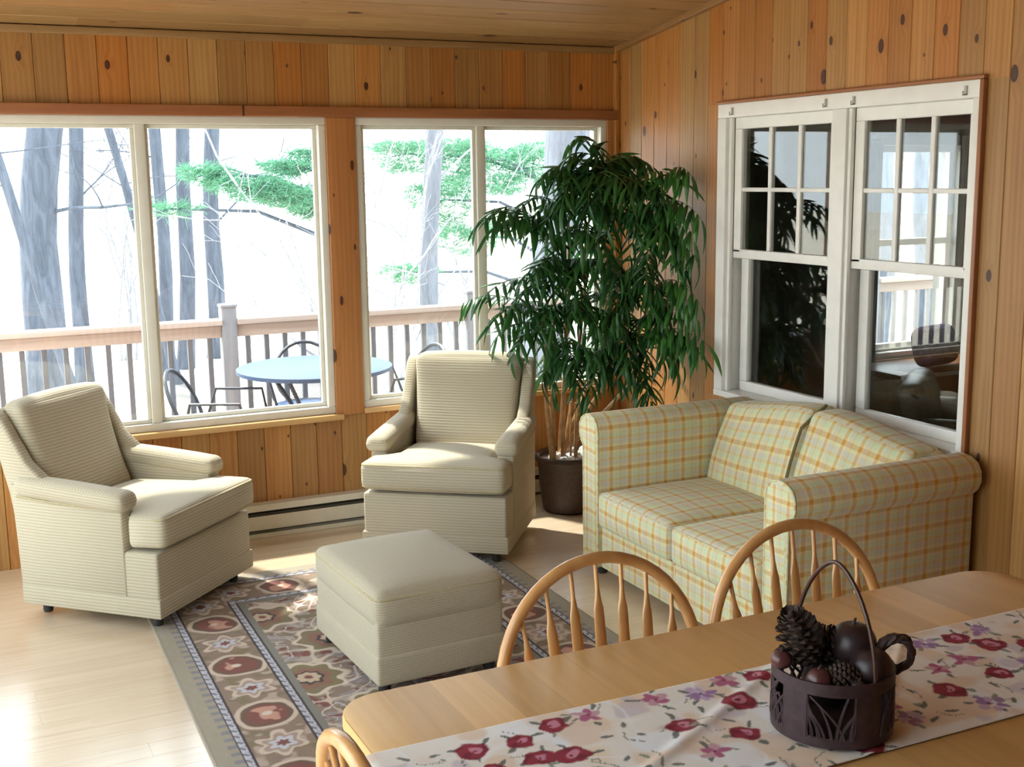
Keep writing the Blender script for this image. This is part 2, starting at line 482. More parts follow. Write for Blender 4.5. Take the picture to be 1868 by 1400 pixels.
wb = MB()
for x0, x1, z0, z1 in ((XL - 0.2, XR + 0.2, -0.15, 0.54), (XL - 0.2, XR + 0.2, 1.93, 2.55), (XL - 0.2, 0.0, 0.54, 1.93), (1.672, 1.81, 0.54, 1.93), (3.158, XR + 0.2, 0.54, 1.93)):
    wb.box(x0, x1, YB + T, YB + 0.14, z0, z1)
wall_back = struct(wb.build('wall_back', M['pine'], smooth=False), 'knotty pine board wall around the two wide sliding windows', 'wall')
pw = 0.1255
x = XR - pw / 2 - 0.02
while x > XL:
    plank(wall_back, pw, 2.31 - 1.968, T, M['pine'], (x, YB, 1.968), B_BACK)
    plank(wall_back, pw, 0.535, T, M['pine'], (x, YB, 0.0), B_BACK)
    if x < -0.02: plank(wall_back, pw, 1.968 - 0.535, T, M['pine'], (x, YB, 0.535), B_BACK)
    x -= pw
# trims on the back wall
def trim(name, x0, x1, y0, y1, z0, z1, label, mat='pine_trim', axis='x'):
    """one board with eased edges; local z runs along its length"""
    d = [x1 - x0, y1 - y0, z1 - z0]; m = MB()
    if axis == 'x': m.soft((d[1], d[2], d[0]), 0.004, n=1); rot = Matrix(((0, 0, 1), (1, 0, 0), (0, 1, 0)))
    elif axis == 'y': m.soft((d[2], d[0], d[1]), 0.004, n=1); rot = Matrix(((0, 1, 0), (0, 0, 1), (1, 0, 0)))
    else: m.soft((d[0], d[1], d[2]), 0.004, n=1); rot = Matrix.Identity(3)
    o = m.build(name, M[mat])
    mm = rot.to_4x4(); mm.translation = ((x0 + x1) / 2, (y0 + y1) / 2, (z0 + z1) / 2)
    o.matrix_world = mm
    return struct(o, label, 'trim') if label else o
trim('trim_1', XL, XR - 0.015, YB - 0.035, YB, 1.925, 1.972, 'reddish pine header board running above both sliding windows')
trim('trim_2', XL, XR, YB - 0.02, YB, 2.252, 2.283, 'thin pine strip where the window wall meets the ceiling', 'pine_ceiling')
trim('trim_3', 1.672, 1.81, YB - 0.018, YB + T, 0.535, 1.925, 'knotty pine post between the two sliding windows', 'pine_post', 'z')
trim('trim_4', 3.158, XR, YB - 0.012, YB + T, 0.535, 1.925, 'narrow pine post between the right sliding window and the corner', 'pine_post', 'z')
trim('trim_5', -0.05, 1.70, YB - 0.045, YB + T, 0.518, 0.545, 'sunlit pine sill under the wide left sliding window', 'sill')
trim('trim_6', 1.81, 3.158, YB - 0.03, YB + T, 0.535, 0.56, 'pine sill under the sliding window behind the palm', 'sill')
trim('trim_7', -0.06, 0.0, YB - 0.018, YB + T, 0.535, 1.925, None, 'pine_post', 'z')
bpy.data.objects['trim_7'].parent = wall_back; bpy.data.objects['trim_7'].name = 'post'

# sliding windows
def slider(name, x0, x1, z0, z1, xm, label):
    e = struct(bpy.data.objects.new(name, None), label, 'window'); COL.objects.link(e)
    e.location = ((x0 + x1) / 2, YB, z0)
    ox, oz = e.location.x, z0
    def bar(nm, a, b, c, d, y0=-0.004, y1=0.075, mat='vinyl'):
        MB().soft((b - a, y1 - y0, d - c), 0.004, n=1).build(nm, M[mat], e, ((a + b) / 2 - ox, (y0 + y1) / 2, (c + d) / 2 - oz))
    f = 0.034
    bar('frame_head', x0, x1, z1 - f, z1); bar('frame_sill', x0, x1, z0, z0 + f)
    bar('frame_jamb', x0, x0 + f, z0 + f, z1 - f); bar('frame_jamb', x1 - f, x1, z0 + f, z1 - f)
    bar('meeting_stile', xm - 0.022, xm + 0.022, z0 + f, z1 - f, 0.005, 0.06)
    g = 0.018
    for a, b, yy in ((x0 + f, xm - 0.022, 0.03), (xm + 0.022, x1 - f, 0.048)):
        for c, d in ((z0 + f, z0 + f + g), (z1 - f - g, z1 - f)): bar('sash_rail', a, b, c, d, yy - 0.012, yy + 0.012)
        for p in (a, b - g): bar('sash_stile', p, p + g, z0 + f + g, z1 - f - g, yy - 0.012, yy + 0.012)
        MB().box(a + g - ox, b - g - ox, yy - 0.0015, yy + 0.0015, f + g, z1 - z0 - f - g).build('pane', M['glass'], e, smooth=False)
    return e
slider('window_1', 0.0, 1.672, 0.545, 1.925, 0.848, 'wide white sliding window left of the pine post')
slider('window_2', 1.81, 3.158, 0.56, 1.925, 2.455, 'white sliding window between pine post and corner')

# right wall
WY0, WY1, WZ0, WZ1 = 3.03, 4.525, 0.64, 1.95
wr = MB()
for y0, y1, z0, z1 in ((YR, WY0, -0.15, 3.4), (WY1, YB + 0.14, -0.15, 2.6), (WY0, WY1, -0.15, WZ0), (WY0, WY1, WZ1, 2.8)):
    wr.box(XR + T, XR + 0.13, y0, y1, z0, z1)
wall_right = struct(wr.build('wall_right', M['pine'], smooth=False), 'knotty pine board wall holding the white house window', 'wall')
pr_ = 0.1135
y = YB - pr_ / 2 - 0.004
while y > YR:
    lo, hi = y - pr_ / 2, y + pr_ / 2
    top = zc(y) + 0.02
    inside = lo > WY0 - 0.03 and hi < WY1 + 0.03
    over = hi > WY0 and lo < WY1
    if not over: plank(wall_right, pr_, top, T, M['pine'], (XR, y, 0), B_RIGHT)
    else:
        if lo < WY0:
            ww = WY0 - lo; plank(wall_right, ww, WZ1 - WZ0, T, M['pine'], (XR, lo + ww / 2, WZ0), B_RIGHT)
        if hi > WY1:
            ww = hi - WY1; plank(wall_right, ww, WZ1 - WZ0, T, M['pine'], (XR, hi - ww / 2, WZ0), B_RIGHT)
        plank(wall_right, pr_, top - WZ1, T, M['pine'], (XR, y, WZ1), B_RIGHT)
        plank(wall_right, pr_, WZ0, T, M['pine'], (XR, y, 0), B_RIGHT)
    y -= pr_
trim('trim_8', XR - 0.022, XR + T, WY0 - 0.018, WY1 + 0.01, WZ1, WZ1 + 0.014, 'thin reddish strip over the white house window', 'pine_trim', 'y')
trim('trim_9', XR - 0.022, XR + T, WY0 - 0.018, WY0, WZ0 - 0.02, WZ1, 'thin reddish strip at the camera side of the white house window', 'pine_trim', 'z')
trim('trim_10', XR - 0.03, XR, YB - 0.03, YB, 0.0, 2.29, 'pine corner strip where the window wall meets the house wall', 'pine', 'z')
# sloping strip where right wall meets ceiling
m = MB(); m.soft((0.03, 0.03, 7.1), 0.005, n=1)
o = m.build('trim_11', M['pine_ceiling'])
sl = Vector((0, -1, SL)).normalized()
mm = Matrix((Vector((1, 0, 0)), sl.cross(Vector((1, 0, 0))), sl)).transposed().to_4x4()
mm.translation = (XR - 0.014, (YB + YR) / 2, zc((YB + YR) / 2) - 0.012)
o.matrix_world = mm
struct(o, 'sloping pine strip where the house wall meets the ceiling', 'trim')

# left wall with large openings (outside the picture), rear wall
wl = MB()
LW = [(0.5, 2.0), (2.12, 3.62), (3.74, 5.24)]
wl.box(XL - 0.12, XL - T, YR, YB + 0.14, -0.15, 0.12); wl.box(XL - 0.12, XL - T, YR, YB + 0.14, 2.2, 3.4)
ed = [YR] + [v for q in LW for v in q] + [YB + 0.14]
for a, b in zip(ed[0::2], ed[1::2]): wl.box(XL - 0.12, XL - T, a, b, 0.12, 2.2)
wall_left = struct(wl.build('wall_left', M['pine'], smooth=False), 'pine board wall with a row of windows on the open side', 'wall')
y = YB - 0.07
while y > YR:
    plank(wall_left, 0.13, 0.12, T, M['pine'], (XL, y, 0), B_LEFT)
    plank(wall_left, 0.13, zc(y) - 2.2, T, M['pine'], (XL, y, 2.2), B_LEFT)
    y -= 0.13
for k, (a, b) in enumerate(LW):
    e = struct(bpy.data.objects.new('window_%d' % (k + 4), None), 'tall white framed side window, number %s from the armchairs' % ['three', 'two', 'one'][k], 'window'); COL.objects.link(e)
    e.location = (XL - 0.06, (a + b) / 2, 0.12)
    hw = (b - a) / 2
    for nm, y0, y1, z0, z1 in (('frame_head', -hw, hw, 2.04, 2.08), ('frame_sill', -hw, hw, 0, 0.04), ('frame_jamb', -hw, -hw + 0.04, 0.04, 2.04), ('frame_jamb', hw - 0.04, hw, 0.04, 2.04), ('meeting_stile', -0.02, 0.02, 0.04, 2.04)):
        MB().soft((0.06, y1 - y0, z1 - z0), 0.004, n=1).build(nm, M['vinyl'], e, (0, (y0 + y1) / 2, (z0 + z1) / 2))
    MB().box(-0.0015, 0.0015, -hw + 0.04, -0.02, 0.04, 2.04).build('pane', M['glass'], e, smooth=False)
    MB().box(-0.0015, 0.0015, 0.02, hw - 0.04, 0.04, 2.04).build('pane', M['glass'], e, smooth=False)
wq = MB(); wq.box(XL - 0.12, XR + 0.13, YR - 0.12, YR - T, -0.15, 3.6)
wall_rear = struct(wq.build('wall_rear', M['pine'], smooth=False), 'dark board wall behind the camera end of the room', 'wall')
x = XR - 0.07
while x > XL:
    plank(wall_rear, 0.14, zc(YR), T, M['walnut'], (x, YR, 0), B_REAR); x -= 0.14  # boards of this unseen wall made dark to cut bounced light

# floor
fl = MB(); fl.box(XL - 0.12, XR + 0.13, YR - 0.12, YB + 0.14, -0.15, -0.012)
floor = struct(fl.build('floor', M['floor'], smooth=False), 'light wood strip floor of the sun room', 'floor')
Bf = Matrix((Vector((0, -1, 0)), Vector((0, 0, -1)), Vector((1, 0, 0)))).transposed()
fw_ = 0.0925; y = YB - fw_ / 2; row = 0
while y > YR:
    cuts = [XL] + sorted(XL + (XR - XL) * ((k + 0.37 * row + 0.13 * (row % 3)) % 3) / 3 for k in range(3)) + [XR]
    cuts = [cuts[0]] + [c for c in cuts[1:-1] if c - XL > 0.25 and XR - c > 0.25] + [cuts[-1]]
    for a, b in zip(cuts, cuts[1:]):
        plank(floor, fw_, round(b - a, 3) - 0.0003, 0.012, M['floor'], (a, y, 0), Bf, ch=0.0006)
    y -= fw_; row += 1

# ceiling
n_ = math.sqrt(1 + SL * SL)
cl = MB()
cl.add([(XL - 0.12, YB + 0.14, zc(YB + 0.14) + 0.02), (XR + 0.13, YB + 0.14, zc(YB + 0.14) + 0.02), (XR + 0.13, YR - 0.12, zc(YR - 0.12) + 0.02), (XL - 0.12, YR - 0.12, zc(YR - 0.12) + 0.02),
        (XL - 0.12, YB + 0.14, zc(YB + 0.14) + 0.15), (XR + 0.13, YB + 0.14, zc(YB + 0.14) + 0.15), (XR + 0.13, YR - 0.12, zc(YR - 0.12) + 0.15), (XL - 0.12, YR - 0.12, zc(YR - 0.12) + 0.15)],
       [(0, 1, 2, 3), (7, 6, 5, 4), (0, 4, 5, 1), (1, 5, 6, 2), (2, 6, 7, 3), (3, 7, 4, 0)])
ceiling = struct(cl.build('ceiling', M['pine_ceiling'], smooth=False), 'sloping ceiling of knotty pine boards', 'ceiling')
Bc = Matrix((Vector((0, 1, -SL)) / n_, Vector((0, SL, 1)) / n_, Vector((1, 0, 0)))).transposed()
cw = 0.136; y = YB - cw / 2
row = 0
while y > YR - 0.05:
    c = XL + (XR - XL) * (0.3 + 0.4 * ((row * 0.618) % 1))
    for a, b in ((XL, c), (c, XR)):
        plank(ceiling, cw * n_, round(b - a, 3), T, M['pine_ceiling'], (a, y, zc(y)), Bc, ch=0.006)
    y -= cw; row += 1

# ---------------------------------------------------------------- double window in the right wall
def house_window():
    e = struct(bpy.data.objects.new('window_3', None), 'white double window into the dark house, six small panes above each plain pane', 'window'); COL.objects.link(e)
    e.location = (XR, (WY0 + WY1) / 2, WZ0)
    cy = (WY0 + WY1) / 2
    def bar(nm, x0, x1, y0, y1, z0, z1, par=e, mat='white', r=0.004, lab=None):
        off = Vector((0, 0, 0)) if par is e else -Vector(par.location)
        return MB().soft((x1 - x0, y1 - y0, z1 - z0), r, n=1).build(nm, M[mat], par, Vector(((x0 + x1) / 2, (y0 + y1) / 2 - cy, (z0 + z1) / 2 - WZ0)) + off, label=lab)
    # casing
    bar('casing_head', -0.018, 0.12, WY0, WY1, WZ1 - 0.06, WZ1)
    bar('casing_sill', -0.02, 0.12, WY0, WY1, WZ0, WZ0 + 0.028)
    bar('casing_jamb', -0.018, 0.12, WY1 - 0.062, WY1, WZ0 + 0.028, WZ1 - 0.06)
    bar('casing_jamb', -0.018, 0.12, WY0, WY0 + 0.03, WZ0 + 0.028, WZ1 - 0.06)
    bar('mullion_post', -0.012, 0.12, 3.69, 3.772, WZ0 + 0.028, WZ1 - 0.06)
    bar('stop_bead', 0.0, 0.02, 4.445, 4.463, WZ0 + 0.028, WZ1 - 0.06)
    bar('stop_bead', 0.0, 0.02, 3.672, 3.69, WZ0 + 0.028, WZ1 - 0.06)
    for (y0, y1, lab) in ((3.772, 4.445, 'a'), (3.06, 3.672, 'b')):
        zt, zm, zb = WZ1 - 0.06, 1.30, WZ0 + 0.028
        st = 0.05
        up = bpy.data.objects.new('upper_sash', None); COL.objects.link(up); up.parent = e; up.location = (0.035, (y0 + y1) / 2 - cy, zm - WZ0)
        X0, X1 = 0.02, 0.052
        bar('sash_rail', X0, X1, y0, y1, zt - 0.05, zt, up); bar('sash_rail', X0, X1, y0, y1, zm - 0.025, zm + 0.015, up)
        bar('sash_stile', X0, X1, y0, y0 + st * 0.85, zm, zt - 0.05, up); bar('sash_stile', X0, X1, y1 - st, y1, zm, zt - 0.05, up)
        g0, g1 = y0 + st * 0.85, y1 - st; h0, h1 = zm + 0.015, zt - 0.05
        for k in (1, 2):
            yy = g0 + (g1 - g0) * k / 3; bar('muntin', X0 + 0.004, X1 - 0.004, yy - 0.011, yy + 0.011, h0, h1, up)
        hm = (h0 + h1) / 2
        for k in range(3):
            a, b = g0 + (g1 - g0) * k / 3 + (0.011 if k else 0), g0 + (g1 - g0) * (k + 1) / 3 - (0.011 if k < 2 else 0)
            bar('muntin', X0 + 0.004, X1 - 0.004, a, b, hm - 0.009, hm + 0.009, up)
            for c, d in ((h0, hm - 0.009), (hm + 0.009, h1)):
                MB().box(-0.0015, 0.0015, a - up.location.y - cy, b - up.location.y - cy, c - zm, d - zm).build('pane', M['glass'], up, smooth=False)
        lo = bpy.data.objects.new('lower_sash', None); COL.objects.link(lo); lo.parent = e; lo.location = (0.085, (y0 + y1) / 2 - cy, zb - WZ0)
        X0, X1 = 0.068, 0.1
        bar('sash_rail', X0, X1, y0, y1, zb, zb + 0.045, lo); bar('sash_rail', X0, X1, y0, y1, zm - 0.03, zm + 0.01, lo)
        bar('sash_stile', X0, X1, y0, y0 + st * 0.75, zb + 0.045, zm - 0.03, lo); bar('sash_stile', X0, X1, y1 - st, y1, zb + 0.045, zm - 0.03, lo)
        MB().box(-0.0015, 0.0015, y0 + st * 0.75 - lo.location.y - cy, y1 - st - lo.location.y - cy, 0.045, zm - 0.03 - zb).build('pane', M['glass'], lo, smooth=False)
        for yy in (y0 + 0.03, y1 - 0.03):
            hk = MB(); hk.box(-0.022, -0.018, yy - cy - 0.006, yy - cy + 0.006, WZ1 - 0.05 - WZ0, WZ1 - 0.018 - WZ0); hk.tube([(-0.02, yy - cy, WZ1 - 0.046 - WZ0), (-0.034, yy - cy, WZ1 - 0.05 - WZ0), (-0.034, yy - cy, WZ1 - 0.036 - WZ0)], 0.003, 6)
            hk.build('storm_hook', M['metal'], e)
    return e
house_window()

# ---------------------------------------------------------------- adjoining house room
def house_room():
    X0, X1, Y0, Y1 = XR + 0.13, 7.6, 0.8, 5.6
    a, b, z0, z1 = 5.13, 5.75, 0.56, 1.80
    m = MB()
    for q in ((X0, a, 0.0, 2.4), (b, X1, 0.0, 2.4), (a, b, 0.0, z0), (a, b, z1, 2.4)): m.box(q[0], q[1], Y1, Y1 + 0.14, q[2], q[3])
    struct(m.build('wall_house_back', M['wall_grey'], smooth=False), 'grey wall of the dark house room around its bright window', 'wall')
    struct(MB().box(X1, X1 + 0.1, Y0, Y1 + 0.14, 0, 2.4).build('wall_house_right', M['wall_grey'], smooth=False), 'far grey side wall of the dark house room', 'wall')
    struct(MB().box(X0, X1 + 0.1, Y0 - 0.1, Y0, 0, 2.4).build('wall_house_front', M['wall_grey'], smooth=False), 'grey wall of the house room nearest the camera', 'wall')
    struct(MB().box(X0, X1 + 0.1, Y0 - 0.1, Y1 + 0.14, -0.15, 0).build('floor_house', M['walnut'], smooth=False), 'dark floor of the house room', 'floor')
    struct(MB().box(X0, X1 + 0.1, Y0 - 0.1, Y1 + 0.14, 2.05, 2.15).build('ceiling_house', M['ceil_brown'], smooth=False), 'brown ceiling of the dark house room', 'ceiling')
    e = struct(bpy.data.objects.new('window_8', None), 'bright white framed window inside the house room, seen through the glass', 'window'); COL.objects.link(e)
    e.location = (a, Y1, z0)
    for nm, x0, x1, c, d, yy in (('casing', -0.06, 0, -0.03, z1 - z0 + 0.06, -0.02), ('casing', b - a, b - a + 0.06, -0.03, z1 - z0 + 0.06, -0.02), ('casing', 0, b - a, z1 - z0, z1 - z0 + 0.06, -0.02), ('stool', 0, b - a, -0.03, 0.0, -0.05),
                               ('sash_rail', 0, b - a, 0, 0.04, 0.03), ('sash_rail', 0, b - a, z1 - z0 - 0.04, z1 - z0, 0.03), ('sash_rail', 0, b - a, 0.64, 0.68, 0.03), ('sash_stile', 0, 0.035, 0.04, z1 - z0 - 0.04, 0.03), ('sash_stile', b - a - 0.035, b - a, 0.04, z1 - z0 - 0.04, 0.03)):
        MB().soft((x1 - x0, 0.04, d - c), 0.004, n=1).build(nm, M['white'], e, ((x0 + x1) / 2, yy, (c + d) / 2))
    MB().box(0.035, b - a - 0.035, 0.03, 0.033, 0.04, z1 - z0 - 0.04).build('pane', M['glass'], e, smooth=False)
    # curtain at the window's left side
    m = MB(); pts = []
    cu = thing('curtain', 'green curtain hanging beside the bright window in the house room', 'curtain', (5.02, Y1 - 0.07, 0))
    n = 26
    vs = [( -0.07 + 0.14 * i / n, 0.018 * math.sin(i * 1.45) + t, z) for t in (0, 0.006) for z in (0.1, 1.82) for i in range(n + 1)]
    w1 = n + 1; fs = []
    for i in range(n):
        fs += [(i, i + 1, w1 + i + 1, w1 + i), (2 * w1 + i, 3 * w1 + i, 3 * w1 + i + 1, 2 * w1 + i + 1)]
    MB().add(vs, fs).build('panel', M['curtain'], cu, angle=180)
    MB().tube([(-0.1, 0.01, 1.83), (0.1, 0.01, 1.83)], 0.008, 8).build('rod', M['black'], cu)
    # window bench with wooden front
    wbn = thing('window_bench', 'brown wooden window bench with pale top edge in the house room', 'bench', (5.45, 5.28, 0))
    MB().soft((1.15, 0.40, 0.46), 0.01, n=1).build('front_panel', M['walnut'], wbn, (0, 0, 0.25))
    MB().soft((1.22, 0.46, 0.03), 0.01, n=1).build('bench_top', M['walnut'], wbn, (0, -0.01, 0.50))
    MB().soft((1.22, 0.012, 0.022), 0.004, n=1).build('nosing', M['white'], wbn, (0, -0.245, 0.50))
    for sx in (-0.55, 0.55): MB().box(-0.03, 0.03, -0.2, 0.2, 0, 0.02).build('foot', M['walnut'], wbn, (sx, 0, 0))
    def pillow(nm, loc, rz, mat, lab):
        t = MB(); t.soft((0.34, 0.12, 0.24), 0.055, (0.0, 0.04, 0.0), n=4, rot=(R(-14), 0, 0))
        o = t.build(nm, M[mat]); o.location = loc; o.rotation_euler = (0, 0, rz)
        return tag(o, lab, 'pillow', 'pillows on the house bench')
    pillow('throw_pillow', (5.25, 5.20, 0.64), 0.25, 'purple', 'purple throw pillow on the bench by the house window')
    pillow('throw_pillow', (5.63, 5.14, 0.64), -0.15, 'green_fab', 'green patterned pillow on the bench beside the purple pillow')
    ac = thing('leather_chair', 'dark leather armchair inside the house room behind the glass', 'armchair', (4.45, 4.1, 0), R(40))
    MB().soft((0.6, 0.58, 0.2), 0.04, n=2).build('seat', M['leather'], ac, (0, 0, 0.3))
    MB().soft((0.56, 0.14, 0.5), 0.05, (0, 0.02, 0), n=3, rot=(R(-10), 0, 0)).build('backrest', M['leather'], ac, (0, 0.26, 0.42))
    for sx in (-0.3, 0.3): MB().soft((0.1, 0.56, 0.34), 0.04, n=2).build('armrest', M['leather'], ac, (sx, 0, 0.35))
    for sx in (-0.26, 0.26):
        for sy in (-0.22, 0.22): MB().lathe([(0.018, 0), (0.022, 0.2)], 8).build('leg', M['walnut'], ac, (sx, sy, 0))
    nt = thing('side_table', 'dark side table inside the house room by the leather chair', 'table', (5.15, 3.95, 0))
    MB().soft((0.34, 0.34, 0.025), 0.008, n=1).build('table_top', M['walnut'], nt, (0, 0, 0.44))
    for sx in (-0.14, 0.14):
        for sy in (-0.14, 0.14): MB().box(-0.015, 0.015, -0.015, 0.015, 0, 0.43).build('leg', M['walnut'], nt, (sx, sy, 0))
    o = MB().soft((0.14, 0.1, 0.11), 0.012, (0, 0, 0.004), n=2).build('tissue_box', M['white']); o.location = (5.15, 3.95, 0.508)
    tag(o, 'small white box on the dark side table behind the glass', 'box')
house_room()

# ---------------------------------------------------------------- baseboard heater
def heater():
    x0, x1 = 0.45, 3.1
    e = thing('baseboard_heater', 'long cream baseboard heater along the wall under the sliding windows', 'heater', ((x0 + x1) / 2, YB, 0))
    L = x1 - x0
    def ex(nm, prof, mat='heater'): MB().extrude(prof, -L / 2, L / 2, 'x', 0.001).build(nm, M[mat], e, smooth=False)
    ex('back_plate', [(-0.012, 0.0), (-0.0005, 0.0), (-0.0005, 0.158), (-0.012, 0.158)])
    ex('top_hood', [(-0.058, 0.128), (-0.055, 0.128), (-0.05, 0.152), (-0.012, 0.154), (-0.012, 0.158), (-0.053, 0.157)])
    ex('front_cover', [(-0.064, 0.040), (-0.060, 0.040), (-0.058, 0.104), (-0.062, 0.106)])
    ex('bottom_lip', [(-0.06, 0.001), (-0.012, 0.001), (-0.012, 0.006), (-0.056, 0.006), (-0.056, 0.022), (-0.06, 0.022)])
    ex('fins', [(-0.048, 0.03), (-0.014, 0.03), (-0.014, 0.115), (-0.048, 0.115)], 'dark')
    for s in (-1, 1): MB().box(-0.004, 0.004, -0.066, -0.0005, 0, 0.158).build('end_cap', M['heater'], e, (s * (L / 2 + 0.004), 0, 0))
heater()

# ================================================================ rug and runner (printed patterns)
def grid_cloth(name, W, L, nx, ny, zfun, colfun, mat, thick, loc, rz=0, parent=None):
    u = np.linspace(-W / 2, W / 2, nx + 1); v = np.linspace(-L / 2, L / 2, ny + 1)
    U, V = np.meshgrid(u, v, indexing='xy')
    Z = zfun(U, V)
    if isinstance(Z, tuple): X2, Y2, Z2 = Z
    else: X2, Y2, Z2 = U, V, Z
    n = (nx + 1) * (ny + 1)
    co = np.stack([X2, Y2, Z2], -1).reshape(-1, 3)
    idx = np.arange(n).reshape(ny + 1, nx + 1)
    q = np.stack([idx[:-1, :-1], idx[:-1, 1:], idx[1:, 1:], idx[1:, :-1]], -1).reshape(-1, 4)
    border = np.concatenate([idx[0, :], idx[1:, -1], idx[-1, -2::-1], idx[-2:0:-1, 0]])
    nb = len(border); low = co[border].copy(); low[:, 2] -= thick
    k = np.arange(nb); k2 = (k + 1) % nb
    qs = np.stack([border[k2], border[k], n + k, n + k2], -1)
    allco = np.concatenate([co, low]); allq = np.concatenate([q, qs])
    col = colfun(U, V).reshape(-1, 3)
    col = np.concatenate([col, col[border]])
    me = bpy.data.meshes.new(name)
    me.vertices.add(len(allco)); me.vertices.foreach_set('co', allco.ravel().astype(np.float32))
    me.loops.add(allq.size); me.loops.foreach_set('vertex_index', allq.ravel().astype(np.int32))
    me.polygons.add(len(allq)); me.polygons.foreach_set('loop_start', (np.arange(len(allq)) * 4).astype(np.int32))
    me.polygons.foreach_set('loop_total', np.full(len(allq), 4, np.int32))
    me.update(calc_edges=True); me.validate()
    at = me.color_attributes.new('print', 'FLOAT_COLOR', 'POINT')
    at.data.foreach_set('color', np.concatenate([col, np.ones((len(col), 1))], 1).ravel().astype(np.float32))
    me.polygons.foreach_set('use_smooth', [True] * len(me.polygons))
    me.materials.append(mat)
    o = link(name, me, parent); o.location = loc; o.rotation_euler = (0, 0, rz)
    return o

def vnoise(U, V, s, seed):
    rg = np.random.default_rng(seed); G = rg.random((64, 64))
    x = U / s + 31.3; y = V / s + 17.7
    xi = np.floor(x).astype(int); yi = np.floor(y).astype(int); fx = x - xi; fy = y - yi
    fx = fx * fx * (3 - 2 * fx); fy = fy * fy * (3 - 2 * fy)
    g = lambda a, b: G[a % 64, b % 64]
    return (g(xi, yi) * (1 - fx) + g(xi + 1, yi) * fx) * (1 - fy) + (g(xi, yi + 1) * (1 - fx) + g(xi + 1, yi + 1) * fx) * fy - 0.5
def sm(a, b, x): 
    t = np.clip((x - a) / (b - a), 0, 1); return t * t * (3 - 2 * t)
def put(C, mask, col):
    mask = mask[..., None]; return C * (1 - mask) + np.array(col) * mask

